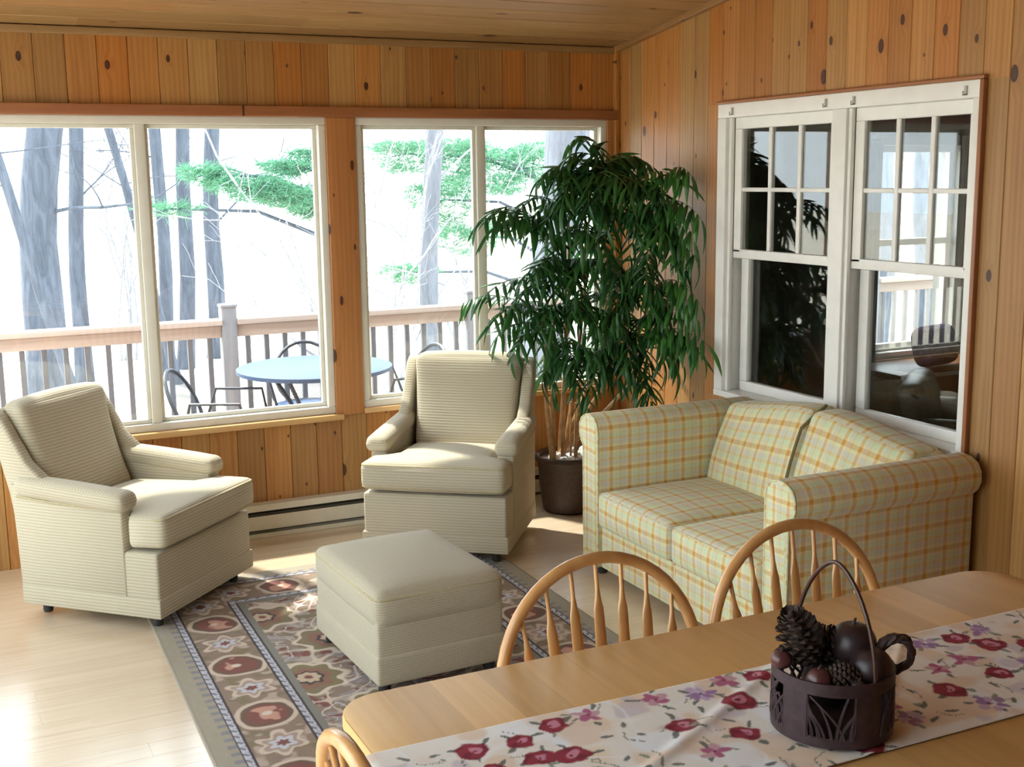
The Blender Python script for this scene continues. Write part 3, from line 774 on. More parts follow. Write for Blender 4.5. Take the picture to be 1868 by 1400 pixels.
RW, RL = 1.51, 2.32
def rug_colors(U, V):
    wx = U + 0.022 * vnoise(U, V, 0.05, 1) + 0.03 * vnoise(U, V, 0.11, 2)
    wy = V + 0.022 * vnoise(U, V, 0.05, 3) + 0.03 * vnoise(U, V, 0.11, 4)
    dx = RW / 2 - np.abs(U); dy = RL / 2 - np.abs(V)
    d = np.minimum(dx, dy)
    along = np.where(dx < dy, V, U)
    cream, lilac, slate, olive, maroon, taupe, brown, blk = (0.56, 0.45, 0.36), (0.50, 0.49, 0.54), (0.19, 0.19, 0.23), (0.21, 0.165, 0.095), (0.20, 0.075, 0.06), (0.33, 0.29, 0.225), (0.15, 0.09, 0.065), (0.055, 0.04, 0.045)
    C = np.ones(U.shape + (3,)) * np.array(taupe)
    C = put(C, sm(0.0, 0.5, vnoise(U, V, 0.012, 9)) * 0.4, (0.36, 0.31, 0.23))
    # tick marks at the inner side of the plain outer band
    tk = (np.mod(along, 0.05) < 0.021) & (d > 0.052) & (d < 0.08)
    C = put(C, tk * 0.75, slate)
    def rope(c0, c1):
        nonlocal C
        m = ((d > c0) & (d < c1)).astype(float)
        C = put(C, m, lilac)
        ph = np.mod(along / 0.042 + (d - c0) / (c1 - c0) * 0.9, 1)
        C = put(C, m * ((np.abs((d - (c0 + c1) / 2)) < 0.006 + 0.006 * np.sin(along / 0.042 * 6.28)) & (ph < 0.7)), slate)
        C = put(C, m * (np.abs(d - c0) < 0.005), blk) ; C = put(C, m * (np.abs(d - c1) < 0.005), blk)
    # border band with medallions
    b0, b1 = 0.112, 0.305
    bm_ = (d >= b0) & (d <= b1)
    Cb = np.ones_like(C) * np.array((0.25, 0.18, 0.135))
    Cb = put(Cb, sm(0.05, 0.25, vnoise(wx, wy, 0.028, 12)), olive)
    Cb = put(Cb, sm(0.12, 0.3, vnoise(wx, wy, 0.034, 13)), (0.42, 0.33, 0.27))
    dw = d + (wx - U) * 0.6; aw = along + (wy - V) * 0.6
    per = 0.42
    for sft, big in ((0.0, True), (0.5, False)):
        a = np.mod(aw / per + sft, 1) - 0.5
        e = np.sqrt((a * per / (0.078 if big else 0.068)) ** 2 + ((dw - (b0 + b1) / 2) / (0.080 if big else 0.066)) ** 2)
        if big:
            Cb = put(Cb, sm(1.28, 1.18, e), cream); Cb = put(Cb, sm(1.05, 0.98, e), brown); Cb = put(Cb, sm(0.86, 0.75, e), maroon)
            Cb = put(Cb, sm(0.5, 0.42, e + 0.9 * vnoise(U, V, 0.03, 21)), (0.50, 0.27, 0.2)); Cb = put(Cb, sm(0.2, 0.14, e), (0.6, 0.5, 0.42))
        else:
            th = np.arctan2(dw - (b0 + b1) / 2, a * per)
            e2 = e / (1 + 0.22 * np.cos(6 * th))
            Cb = put(Cb, sm(1.1, 1.02, e2), cream); Cb = put(Cb, sm(0.86, 0.78, e2), (0.36, 0.27, 0.22)); Cb = put(Cb, sm(0.6, 0.52, e2), lilac); Cb = put(Cb, sm(0.3, 0.24, e2), maroon)
    C = np.where(bm_[..., None], Cb, C)
    rope(0.082, 0.112); rope(0.305, 0.338)
    gs = (d > 0.338) & (d < 0.362)
    C = put(C, gs.astype(float), (0.21, 0.20, 0.17))
    # field
    f = d >= 0.362
    F = np.ones_like(C) * np.array((0.25, 0.185, 0.145))
    F = put(F, sm(0.08, 0.28, vnoise(wx, wy, 0.05, 31)) * 0.8, olive)
    F = put(F, sm(0.1, 0.22, vnoise(wx, wy, 0.022, 37)) * 0.7, (0.44, 0.38, 0.34))
    F = put(F, sm(0.1, 0.25, vnoise(wx, wy, 0.04, 32)) * 0.8, (0.30, 0.26, 0.27))
    F = put(F, sm(0.22, 0.34, vnoise(wx, wy, 0.03, 33)), maroon)
    vine = np.abs(np.sin(wx * 23 + 2.2 * np.sin(wy * 16)) + np.sin(wy * 25 + 1.8 * np.sin(wx * 18)))
    F = put(F, sm(0.27, 0.14, vine), cream)
    v2 = np.abs(vnoise(wx, wy, 0.045, 35)); F = put(F, sm(0.035, 0.012, v2), (0.55, 0.49, 0.47))
    px, py = 0.36, 0.31
    iy = np.round(wy / py); sh = np.mod(iy, 2) * 0.5
    ax = (np.mod(wx / px + sh + 0.5, 1) - 0.5) * px; ay = wy - iy * py
    th = np.arctan2(ay, ax); e = np.sqrt(ax ** 2 + ay ** 2) / (0.118 * (1 + 0.10 * np.cos(8 * th)))
    F = put(F, sm(1.16, 1.06, e), (0.60, 0.50, 0.40)); F = put(F, sm(0.98, 0.92, e), olive); F = put(F, sm(0.72, 0.66, e), (0.24, 0.125, 0.085))
    F = put(F, sm(0.46, 0.40, e), blk); F = put(F, sm(0.36, 0.30, e), (0.52, 0.40, 0.29)); F = put(F, sm(0.14, 0.1, e), maroon)
    C = np.where(f[..., None], F, C)
    C = put(C, (d < 0.008) * 0.8, (0.30, 0.26, 0.21))
    return np.clip(C, 0, 1)
rug = grid_cloth('rug', RW, RL, 380, 580, lambda U, V: 0.009 + 0.0012 * vnoise(U, V, 0.02, 5), rug_colors, M['rug'], 0.0085, (1.365, 3.70, 0.0), R(-1.0))
tag(rug, 'brown and cream patterned area rug under the ottoman', 'rug')

TX0, TX1, TY0, TY1, TZ = 0.56, 2.125, 1.07, 1.92, 0.75
RUN_W = 0.355
def runner_colors(U, V):
    rg = np.random.default_rng(5)
    C = np.ones(U.shape + (3,)) * np.array((0.86, 0.82, 0.76))
    C = put(C, sm(0.02, 0.3, vnoise(U, V, 0.075, 41)), (0.84, 0.68, 0.50))
    C = put(C, sm(0.05, 0.3, vnoise(U, V, 0.06, 42)), (0.86, 0.88, 0.92))
    C = put(C, sm(0.2, 0.35, vnoise(U, V, 0.035, 43)) * 0.7, (0.62, 0.55, 0.62))
    sw = np.abs(np.sin(U * 31 + 2.5 * np.sin(V * 22 + 1)) + np.cos(V * 33 + 2 * np.sin(U * 17)))
    C = put(C, sm(0.22, 0.08, sw) * 0.6, (0.90, 0.90, 0.90))
    C = put(C, sm(0.08, 0.3, vnoise(U, V, 0.05, 47)) * 0.8, (0.80, 0.62, 0.46))
    wu = U + 0.012 * vnoise(U, V, 0.018, 44); wv = V + 0.012 * vnoise(U, V, 0.018, 45)
    def leaf(x, y, a, l, w_, col, k=1.0):
        nonlocal C
        dx = wu - x; dy = wv - y
        p = dx * math.cos(a) + dy * math.sin(a); q = -dx * math.sin(a) + dy * math.cos(a)
        C = put(C, sm(1.15, 0.85, np.sqrt((p / l) ** 2 + (q / w_) ** 2)) * k, col)
    def stem(x, y, a, L):
        for k in range(7): leaf(x + math.cos(a + k * 0.12) * L * k / 7, y + math.sin(a + k * 0.12) * L * k / 7, a + k * 0.12, L / 10, 0.0016, (0.13, 0.14, 0.11), 0.8)
    nx = 22; rowsv = 4
    for i in range(nx):
        for j in range(rowsv):
            x = (i + 0.5 + rg.uniform(-0.32, 0.32)) * (1.95 / nx) - 0.975
            y = (j + 0.5 + rg.uniform(-0.3, 0.3)) * (RUN_W / rowsv) - RUN_W / 2
            kind = (0, 1, 2, 1, 2, 3, 3, 0)[int(rg.integers(0, 8))]
            a0 = rg.uniform(0, 6.28)
            for k in range(3):
                a = a0 + k * 2.1 + rg.uniform(-0.4, 0.4); r = rg.uniform(0.026, 0.04)
                leaf(x + r * math.cos(a), y + r * math.sin(a), a, 0.0115, 0.0045, (0.10, 0.115, 0.10) if rg.random() < 0.7 else (0.25, 0.27, 0.2), 0.9)
            stem(x, y, a0 + 1, 0.05)
            if kind == 0:
                s = rg.uniform(0.95, 1.5)
                for k in range(6):
                    a = a0 + k * 1.05; leaf(x + 0.013 * s * math.cos(a), y + 0.011 * s * math.sin(a), a + 1.2, 0.0135 * s, 0.0095 * s, (0.30, 0.022, 0.045) if k % 2 else (0.20, 0.012, 0.03))
                leaf(x + 0.004, y + 0.002, a0, 0.010 * s, 0.007 * s, (0.62, 0.25, 0.34)); leaf(x, y, a0 + 1, 0.004, 0.003, (0.25, 0.02, 0.05))
            elif kind == 1:
                for k in range(7):
                    a = a0 + k * 0.9; r = 0.017 * (0.5 + rg.random())
                    leaf(x + r * math.cos(a), y + r * math.sin(a), a, 0.0115, 0.0075, (0.36, 0.21, 0.44) if k % 3 else (0.56, 0.42, 0.62))
                leaf(x, y, 0, 0.004, 0.004, (0.14, 0.05, 0.18))
            elif kind == 2:
                for k in range(5):
                    a = a0 + k * 1.26; leaf(x + 0.013 * math.cos(a), y + 0.012 * math.sin(a), a, 0.0135, 0.009, (0.60, 0.36, 0.42) if k % 2 else (0.46, 0.13, 0.24))
                leaf(x, y, 0, 0.004, 0.003, (0.2, 0.02, 0.05))
    return np.clip(C, 0, 1)
def runner_shape(U, V):
    hx = (TX1 - TX0) / 2 + 0.006
    over = np.maximum(np.abs(U) - hx, 0)
    r = 0.02
    t = np.clip(over / (r * math.pi / 2), 0, 1) * math.pi / 2
    X = np.sign(U) * (np.minimum(np.abs(U), hx) + r * np.sin(t)); 
    Z = -r * (1 - np.cos(t)) - np.maximum(over - r * math.pi / 2, 0)
    fold = 0.0045 * np.exp(-((U * 0.8 + V - 0.30) / 0.012) ** 2) + 0.004 * np.exp(-((U * 0.55 - V + 0.17) / 0.014) ** 2) + 0.002 * (vnoise(U, V, 0.12, 51) + 0.5) + 0.003 * np.exp(-((U * 0.9 - V - 0.1) / 0.012) ** 2)
    Z = Z + fold * (over <= 0) + 0.0018
    return X, V, Z
runner = grid_cloth('table_runner', 1.95, RUN_W, 640, 120, runner_shape, runner_colors, M['runner'], 0.001, ((TX0 + TX1) / 2, 1.507, TZ + 0.0012), R(-0.6))
tag(runner, 'white table runner printed with red and purple flowers, laid along the table', 'table runner')

# ================================================================ dining table
def dining_table():
    cx, cy = (TX0 + TX1) / 2, (TY0 + TY1) / 2
    hx, hy, rr = (TX1 - TX0) / 2, (TY1 - TY0) / 2, 0.085
    e = thing('dining_table', 'light maple dining table with rounded corners under the floral runner', 'table', (cx, cy, 0))
    yh = lambda x: hy if abs(x) <= hx - rr else hy - rr + math.sqrt(max(0, rr * rr - (abs(x) - hx + rr) ** 2))
    top = bpy.data.objects.new('tabletop', None); COL.objects.link(top); top.parent = e; top.location = (0, 0, TZ)
    n = 17; xs = [-hx + 2 * hx * k / n for k in range(n + 1)]
    for k in range(n):
        a, b = xs[k], xs[k + 1]
        ns = 8 if k in (0, n - 1) else 1
        ss = [a + (b - a) * (0.5 - 0.5 * math.cos(math.pi * i / ns)) if ns > 1 else a + (b - a) * i for i in range(ns + 1)]
        vs, fs = [], []
        prof = [(-0.007, 0.0), (-0.002, -0.002), (0, -0.008), (0, -0.022), (-0.004, -0.028)]
        P = len(prof) * 2
        for s_ in ss:
            y_ = yh(s_)
            endk = 0.5 if abs(abs(s_) - hx) < 1e-6 else 0
            for d, z in prof: vs.append((s_ - math.copysign(endk * 0, s_), y_ + d, z))
            for d, z in reversed(prof): vs.append((s_, -y_ - d, z))
        for i in range(len(ss) - 1):
            for j in range(P):
                j2 = (j + 1) % P
                fs.append((i * P + j, i * P + j2, (i + 1) * P + j2, (i + 1) * P + j))
        fs.append(tuple(range(P))); fs.append(tuple((len(ss) - 1) * P + j for j in range(P - 1, -1, -1)))
        vs = [(p[0] - (a + b) / 2, p[2], p[1]) for p in vs]     # local z runs along the stave
        o = MB().add(vs, fs).build('stave', M['table'], top, angle=50)
        mm = Matrix(((1, 0, 0), (0, 0, 1), (0, 1, 0))).to_4x4()
        mm = Matrix(((1, 0, 0, (a + b) / 2), (0, 0, 1, 0), (0, 1, 0, 0), (0, 0, 0, 1)))
        o.matrix_local = mm
    for nm, x0, x1, y0, y1 in (('apron', -hx + 0.16, hx - 0.16, hy - 0.11, hy - 0.09), ('apron', -hx + 0.16, hx - 0.16, -hy + 0.09, -hy + 0.11), ('apron', -hx + 0.14, -hx + 0.16, -hy + 0.11, hy - 0.11), ('apron', hx - 0.16, hx - 0.14, -hy + 0.11, hy - 0.11)):
        MB().soft((x1 - x0, y1 - y0, 0.08), 0.003, n=1).build(nm, M['oak'], e, ((x0 + x1) / 2, (y0 + y1) / 2, TZ - 0.068))
    for sx in (-1, 1):
        for sy in (-1, 1):
            MB().lathe([(0.022, 0.0), (0.03, 0.03), (0.022, 0.10), (0.03, 0.3), (0.036, 0.45), (0.024, 0.5), (0.036, 0.53), (0.036, 0.72)], 14).build('leg', M['oak'], e, (sx * (hx - 0.19), sy * (hy - 0.14), 0))
dining_table()

# ================================================================ dining chairs
def spindle(x0, y0, z0, x1, y1, z1, r=0.0055):
    """flattened arrow-shaped spindle between two points"""
    m = MB(); n = 24; pts = []; vs = []; fs = []
    a, b = Vector((x0, y0, z0)), Vector((x1, y1, z1))
    for i in range(n + 1):
        t = i / n
        k = 1.0
        if t < 0.12: w_ = 0.0055
        elif t < 0.36: w_ = 0.0055 + 0.0105 * (t - 0.12) / 0.24
        elif t < 0.79: w_ = 0.016 - 0.0045 * (t - 0.36) / 0.43
        elif t < 0.86: w_ = 0.0115 - 0.0072 * ((t - 0.79) / 0.07)
        else: w_ = 0.0042
        th = 0.0052
        p = a.lerp(b, t)
        for c in range(10):
            an = 2 * math.pi * c / 10
            vs.append((p.x + math.cos(an) * w_, p.y + math.sin(an) * th, p.z))
    for i in range(n):
        for c in range(10):
            c2 = (c + 1) % 10
            fs.append((i * 10 + c, i * 10 + c2, (i + 1) * 10 + c2, (i + 1) * 10 + c))
    fs.append(tuple(range(9, -1, -1))); fs.append(tuple(n * 10 + c for c in range(10)))
    return m.add(vs, fs)
def make_dining_chair(label):
    e = thing('dining_chair', label, 'chair', group='spindle back dining chairs')
    # saddle seat
    m = MB(); n = 24; ring = []
    def outline(t):
        a = 2 * math.pi * t
        cxs = 0.205 * math.copysign(abs(math.cos(a)) ** 0.62, math.cos(a)); sy = 0.205 * math.copysign(abs(math.sin(a)) ** 0.7, math.sin(a))
        if sy > 0: cxs *= 1 - 0.12 * (sy / 0.205)
        return cxs, sy
    vs, fs = [], []
    rows = [(0.0, 0.436), (0.45, 0.434), (0.8, 0.440), (0.96, 0.446), (1.0, 0.438), (0.985, 0.415), (0.9, 0.405), (0.0, 0.405)]
    for s_, z in rows:
        for k in range(n):
            x_, y_ = outline(k / n); vs.append((x_ * max(s_, 0.01), y_ * max(s_, 0.01), z))
    for i in range(len(rows) - 1):
        for k in range(n):
            k2 = (k + 1) % n; fs.append((i * n + k, (i + 1) * n + k, (i + 1) * n + k2, i * n + k2))
    fs.append(tuple(range(n))); fs.append(tuple((len(rows) - 1) * n + k for k in range(n - 1, -1, -1)))
    MB().add(vs, fs).build('seat', M['oak'], e)
    # bow: lean grows with height
    ly = lambda z: 0.165 + 0.16 * (z - 0.44)
    def bow(t):
        a = math.pi * t
        if t < 0: return None
        x_ = -0.225 * math.cos(a); z = 0.665 + 0.231 * math.sin(a)
        return x_, z
    pts = [(-0.178, 0.155, 0.43), (-0.193, ly(0.5), 0.5), (-0.213, ly(0.59), 0.59)]
    for k in range(25):
        x_, z = bow(k / 24); pts.append((x_, ly(z), z))
    pts += [(0.213, ly(0.59), 0.59), (0.193, ly(0.5), 0.5), (0.178, 0.155, 0.43)]
    MB().tube(pts, 0.0125, 10).build('bow', M['oak'], e)
    for k in range(7):
        f = (k - 3) / 3
        xt = 0.172 * f; zt = 0.665 + 0.231 * math.sqrt(max(0, 1 - (xt / 0.225) ** 2)) - 0.004
        xb = 0.135 * f
        spindle(xb, 0.165 - 0.03 * f * f, 0.43, xt, ly(zt), zt).build('spindle', M['oak'], e, angle=60)
    legs = {}
    for sx in (-1, 1):
        for sy in (-1, 1):
            t = Vector((sx * 0.13, sy * 0.125, 0.41)); b = Vector((sx * 0.185, sy * 0.19, 0.0))
            rs = [0.014, 0.017, 0.013, 0.02, 0.021, 0.014, 0.017, 0.012]
            p = [t.lerp(b, i / 7) for i in range(8)]
            MB().tube(p, rs, 10).build('leg', M['oak'], e); legs[sx, sy] = (t, b)
    for sx in (-1, 1):
        p0 = legs[sx, -1][0].lerp(legs[sx, -1][1], 0.55); p1 = legs[sx, 1][0].lerp(legs[sx, 1][1], 0.55)
        MB().tube([p0, p0.lerp(p1, 0.5), p1], [0.008, 0.012, 0.008], 8).build('stretcher', M['oak'], e)
    z = 0.41 * 0.45
    MB().tube([(-0.155, 0, z), (0, 0, z), (0.155, 0, z)], [0.008, 0.012, 0.008], 8).build('stretcher', M['oak'], e)
    return e
ch1 = make_dining_chair('spindle back oak chair on the far side of the table, nearer the ottoman')
ch1.location = (1.14, 1.765, 0)
ch2 = copy_tree(ch1); ch2.location = (1.63, 1.765, 0); ch2['label'] = 'spindle back oak chair on the far side of the table, in front of the loveseat'
ch3 = copy_tree(ch1); ch3.location = (0.685, 1.445, 0); ch3.rotation_euler = (0, 0, R(90)); ch3['label'] = 'oak chair at the short end of the table, only its curved top in view'

# ================================================================ upholstered armchairs
def make_armchair(label):
    e = thing('armchair', label, 'armchair', group='ribbed cream armchairs')
    F = M['rib']; W = 0.322
    # base box with skirt
    MB().soft((2 * W - 0.006, 0.60, 0.24), 0.014, n=2).build('base', F, e, (0, -0.015, 0.175))
    sk = MB(); sk.soft((2 * W + 0.006, 0.62, 0.075), 0.006, n=2).build('skirt', F, e, (0, -0.01, 0.085))
    # seat cushion, T shaped
    m = MB(); ys = 0.235
    vs, fs, uvs = softbox((2 * W - 0.004, 0.53, 0.125), 0.03, (0, 0.012, 0.024), 8)
    def tshape(p):
        x, y, z = p
        k = sm(-0.115, -0.085, y)
        return (x * (1 - k * (1 - 0.222 / W)), y, z - 0.012 * (y - 0.1) / 0.3)
    vs = [tshape(p) for p in vs]
    m.add(vs, fs, uvs); m.build('seat_cushion', F, e, (0, -0.085, 0.362), angle=60)
    # arms: panel under a padded top
    for s in (-1, 1):
        ap = [(-0.178, 0.056), (0.30, 0.056), (0.31, 0.30), (0.32, 0.52), (0.1, 0.48), (-0.178, 0.465)]
        pan = MB().extrude(ap, -0.036, 0.036, 'x', 0.012); pan.build('arm_panel', F, e, (s * 0.287, 0, 0))
        def dfm(p, s=s):
            t = (p.y + 0.24) / 0.48
            return Vector((p.x * (1 - 0.14 * t) + s * 0.004, p.y, p.z + 0.022 * t * t - 0.012 * (1 - t) ** 3))
        pad = MB().soft((0.112, 0.50, 0.074), 0.035, (0.0, 0.0, 0.006), n=6, deform=dfm)
        pad.build('armrest', F, e, (s * 0.288, 0.05, 0.490), angle=60)
        MB().tube([(s * 0.3255, -0.17 + 0.46 * i / 8, 0.452 + 0.02 * (i / 8) ** 2) for i in range(9)], 0.004, 6).build('piping', M['welt'], e)
    # shell back with wings
    for s in (-1, 1):
        wp = [(0.235, 0.30), (0.30, 0.30), (0.335, 0.47), (0.375, 0.62), (0.415, 0.745), (0.418, 0.785), (0.395, 0.795), (0.355, 0.775), (0.31, 0.70), (0.25, 0.60), (0.16, 0.525), (0.15, 0.48)]
        wm = MB().extrude(wp, -0.027, 0.027, 'x', 0.012)
        wm.build('wing', F, e, (s * 0.286, 0, 0), angle=50)
    MB().soft((0.575, 0.05, 0.745), 0.022, n=4, deform=lambda p: Vector((p.x, p.y + 0.115 * max(0, (p.z + 0.37) / 0.745) ** 1.2 * 0.95, p.z))).build('backrest', F, e, (0, 0.285, 0.42))
    def bc(p):
        k = (p.z + 0.215) / 0.43
        return Vector((p.x * (0.95 + 0.12 * k), p.y * (1 - 0.12 * k) + 0.135 * k + 0.022 * math.sin(k * 3.1), p.z))
    MB().soft((0.485, 0.12, 0.43), 0.04, (0.0, 0.02, 0.014), n=7, deform=bc).build('back_cushion', F, e, (0, 0.215, 0.598), angle=60)
    # piping lines
    for nm, z in (('piping', -0.048), ('piping', 0.048)):
        pp = MB(); pp.tube([tshape((x_, y_, z)) for x_, y_, _ in rrect(W - 0.007, 0.262, 0.03, 0, 4)][:], 0.0042, 6, caps=False)
        pp.build(nm, M['welt'], e, (0, -0.085, 0.362))
    sw = MB().lathe([(0.20, 0.012), (0.20, 0.03), (0.06, 0.035), (0.05, 0.065)], 20); sw.build('swivel_base', M['black'], e)
    for sx in (-1, 1):
        for sy in (-1, 1): MB().lathe([(0.017, 0.0), (0.02, 0.012), (0.014, 0.06)], 10).build('foot', M['black'], e, (sx * 0.26, sy * 0.25 - 0.01, 0))
    return e
ac1 = make_armchair('cream ribbed armchair in front of the pine post, facing the ottoman')
ac1.location = (2.043, 4.89, 0.0095); ac1.rotation_euler = (0, 0, R(-37.9))
ac2 = copy_tree(ac1); ac2.location = (0.645, 4.80, 0.0095); ac2.rotation_euler = (0, 0, R(45.4))
ac2['label'] = 'cream ribbed armchair turned sideways under the wide left window'

# ottoman
def ottoman():
    e = thing('ottoman', 'square cream checked ottoman standing on the patterned rug', 'ottoman', (1.378, 3.735, 0.0), R(2.6))
    F = M['check']
    MB().soft((0.452, 0.585, 0.225), 0.016, n=3).build('base', F, e, (0, 0, 0.16))
    MB().soft((0.46, 0.594, 0.10), 0.012, n=3).build('skirt', F, e, (0, 0, 0.098))
    MB().soft((0.462, 0.596, 0.13), 0.035, (0.006, 0.006, 0.022), n=7).build('cushion', F, e, (0, 0, 0.297), angle=60)
    MB().tube(rrect(0.229, 0.296, 0.035, 0.335), 0.004, 6).build('piping', M['welt'], e)
    for sx in (-1, 1):
        for sy in (-1, 1): MB().lathe([(0.018, 0.0095), (0.022, 0.02), (0.016, 0.06)], 10).build('foot', M['black'], e, (sx * 0.19, sy * 0.25, 0))
ottoman()

# ================================================================ plaid loveseat
def loveseat():
    e = thing('loveseat', 'yellow plaid loveseat with rolled arms below the white house window', 'sofa', (2.80, 3.605, 0))
    F = M['plaid']
    xf, xb = -0.425, 0.385
    prof = [(0.545, 0.045), (0.545, 0.613), (0.553, 0.648), (0.575, 0.671), (0.61, 0.682), (0.65, 0.678), (0.682, 0.660), (0.70, 0.630), (0.702, 0.593), (0.69, 0.563), (0.668, 0.544), (0.664, 0.045)]
    for s in (-1, 1):
        pr2 = [(s * a, b) for a, b in prof]
        if s > 0: pr2 = pr2[::-1]
        MB().extrude(pr2, xf, xb, 'x', 0.014, uvo=(0.03, 0)).build('armrest', F, e, angle=50)
        cord = [(xf + 0.004, s * (a if 0.555 < a < 0.69 else (a + 0.004 if a < 0.6 else a - 0.004)), b - (0.004 if b > 0.648 else 0)) for a, b in prof]
        MB().tube(cord, 0.0045, 6).build('piping', M['plaid'], e)
    MB().soft((0.76, 1.085, 0.175), 0.012, n=3).build('base', F, e, (-0.02, 0, 0.135))
    for s in (-1, 1):
        MB().soft((0.012, 0.535, 0.178), 0.005, n=2, uvo=(0.02, 0.03)).build('front_skirt', F, e, (-0.403, s * 0.272, 0.134))
    MB().soft((0.018, 0.10, 0.165), 0.004, n=1).build('kick_pleat', F, e, (-0.398, 0, 0.13))
    for s in (-1, 1):
        def dc(p): return Vector((p.x, p.y, p.z + 0.006 * math.cos(p.y * 6)))
        c = MB().soft((0.60, 0.528, 0.150), 0.026, (0.012, 0.0, 0.022), n=7, uvo=(0.02, 0.05 * s + 0.3)); c.build('seat_cushion', F, e, (-0.135, s * 0.27, 0.298), angle=60)
        pp = MB().tube([(p[0], p[1], p[2]) for p in rrect(0.297, 0.260, 0.03, 0.064)], 0.0038, 6); pp.build('piping', M['plaid'], e, (-0.135, s * 0.27, 0.298))
        def bd(p, s=s):
            k = (p.z + 0.21) / 0.42
            yy = p.y + s * 0.27
            camel = 0.055 * (math.cos(min(1, abs(yy) / 0.56) * math.pi) * 0.5 + 0.5)
            return Vector((p.x + 0.13 * k - 0.028 * math.sin(k * math.pi), p.y, p.z + camel * max(0, k) ** 2))
        MB().soft((0.15, 0.536, 0.42), 0.026, (0.018, 0.0, 0.008), n=8, deform=bd, uvo=(0.07, 0.02)).build('back_cushion', F, e, (0.16, s * 0.268, 0.475), angle=60)
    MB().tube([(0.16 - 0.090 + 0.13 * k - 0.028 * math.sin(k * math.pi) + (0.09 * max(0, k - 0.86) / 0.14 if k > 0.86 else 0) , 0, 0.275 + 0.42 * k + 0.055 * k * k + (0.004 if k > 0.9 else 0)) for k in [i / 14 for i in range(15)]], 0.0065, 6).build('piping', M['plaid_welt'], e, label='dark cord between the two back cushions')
    def fr(p):
        camel = 0.05 * (math.cos(min(1, abs(p.y) / 0.56) * math.pi) * 0.5 + 0.5)
        return Vector((p.x, p.y, p.z + (camel if p.z > 0 else 0)))
    MB().soft((0.10, 1.10, 0.63), 0.04, n=8, deform=fr).build('backrest', F, e, (0.335, 0, 0.365), angle=60)
    for sx in (-0.37, 0.34):
        for sy in (-0.60, 0.60): MB().lathe([(0.02, 0.0), (0.026, 0.012), (0.02, 0.055)], 10).build('foot', M['black'], e, (sx, sy, 0))
loveseat()

